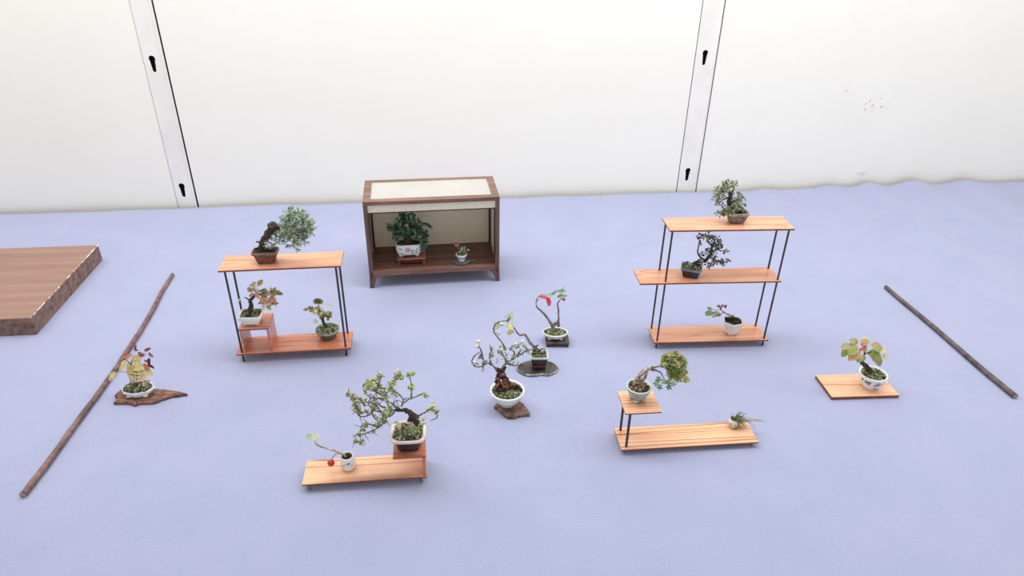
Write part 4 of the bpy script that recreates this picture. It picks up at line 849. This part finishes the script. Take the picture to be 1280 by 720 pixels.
for x, y, ln, a, tn in ((1073, 433, 17, 205, .30), (1070, 430, 19, 215, .1), (1060, 433, 15, 235, .05), (1062, 430, 12, 200, .5), (1073, 429, 12, 150, .35), (1074, 438, 17, 215, .62), (1076, 440, 18, 200, .7), (1066, 441, 11, 240, .75), (1078, 444, 11, 225, .2), (1080, 443, 9, 250, .15), (1084, 442, 15, 5, .3), (1085, 439, 16, 350, .38), (1092, 444, 10, 340, .6),
                        (1090, 438, 18, 300, .05), (1096, 444, 14, 285, .1), (1092, 437, 9, 20, .7), (1084, 430, 12, 110, 1), (1087, 428, 12, 170, .6), (1088, 430, 16, 345, .6), (1098, 433, 13, 320, 1), (1090, 431, 12, 330, .35), (1104, 441, 10, 295, 1), (1080, 441, 8, 80, .2)):
    leaf(mb, p.q(x, y, random.uniform(-.012, .006)), dv(a, -.25), V((random.uniform(-.3, .3), -.8, .7)), p.px(ln), 'oval', 1.05, .1, .18, tone=tn)
mb.build('foliage', M['multi'], p.root)
mb = MB(); leaf(mb, p.q(1084, 430, -.004), V((-.75, -.2, -1)), V((.2, -1, .3)), p.px(14), 'oval', .6, .1, .2, tone=.6); leaf(mb, p.q(1083, 431, -.004), V((-.5, -.1, .1)), V((0, -1, .3)), p.px(8), 'oval', .8, .1, .2, tone=.8); mb.build('red_leaf', M['red_leaf'], p.root)

# ================================================================== POLES AND BLOCK
def pole(label, pts_px, r0, mat, knots=False):
    w_ = [P(x, y, .006) for x, y in pts_px]; o0 = w_[0].copy(); o0.z = 0; rad = [r0*(1+.18*i/(len(w_)-1)) for i in range(len(w_))]
    a, r = smooth_path(w_, rad, 8, .0002); a = [V((q.x-o0.x, q.y-o0.y, rr)) for q, rr in zip(a, r)]
    r = [rr*(1+(.10*noise.noise(V((i*.6, 0, 0))) if knots else 0)) for i, rr in enumerate(r)]; a = [V((q.x, q.y, rr)) for q, rr in zip(a, r)]
    mb = MB(); mb.tube(a, r, 14, 0, .06); o = mb.build('wooden_pole', [mat, M['cut']], None); o.location = o0; tag(o, label, 'pole', None)
    o.data.polygons[-1].material_index = 1; o.data.polygons[-2].material_index = 1
pole('long crooked brown wooden pole lying behind the yellow-leaved bonsai', [(215.5, 342), (203, 362), (191, 385.5), (176, 411), (161, 434), (143, 462), (124.7, 488), (93.5, 530), (62, 574), (28, 618)], .0038, M['pole'], True)
pole('straight dark wooden pole lying on the cloth at far right', [(1107.5, 357.5), (1129, 376), (1151, 394), (1185.5, 423.5), (1225, 458), (1270, 495)], .0040, M['dark_pole'])
cA = V((-.8992, 1.3367, 0)); dn = (V((-.8818, 1.1985, 0))-cA).normalized(); pr_ = V((-dn.y, dn.x, 0)); 
if pr_.x > 0: pr_ = -pr_
bk = thing('wooden_block', 'brown plywood block with a chipped pale edge at the far left', 'block', cA, math.atan2(-dn.y, -dn.x)-math.pi/2)
mb = MB(); mb.box(-.42, 0, -.30, 0, 0, .036, 0, .0008); o = mb.build('block', [M['block_top'], M['block_side']], bk)
for q_ in o.data.polygons:
    if abs(q_.normal.z) < .5: q_.material_index = 1
mb = MB(); random.seed(4)
for i in range(46):
    y = -.30*random.random()**1.5; s = random.uniform(.0008, .0026)*(1.5 if y > -.06 else 1); mb.blob((.0002-s*.3, y, .0358-s*.2), s, 0, 6, .5, (.5, 2.2, .5))
mb.build('chipped_edge', M['chip'], bk)
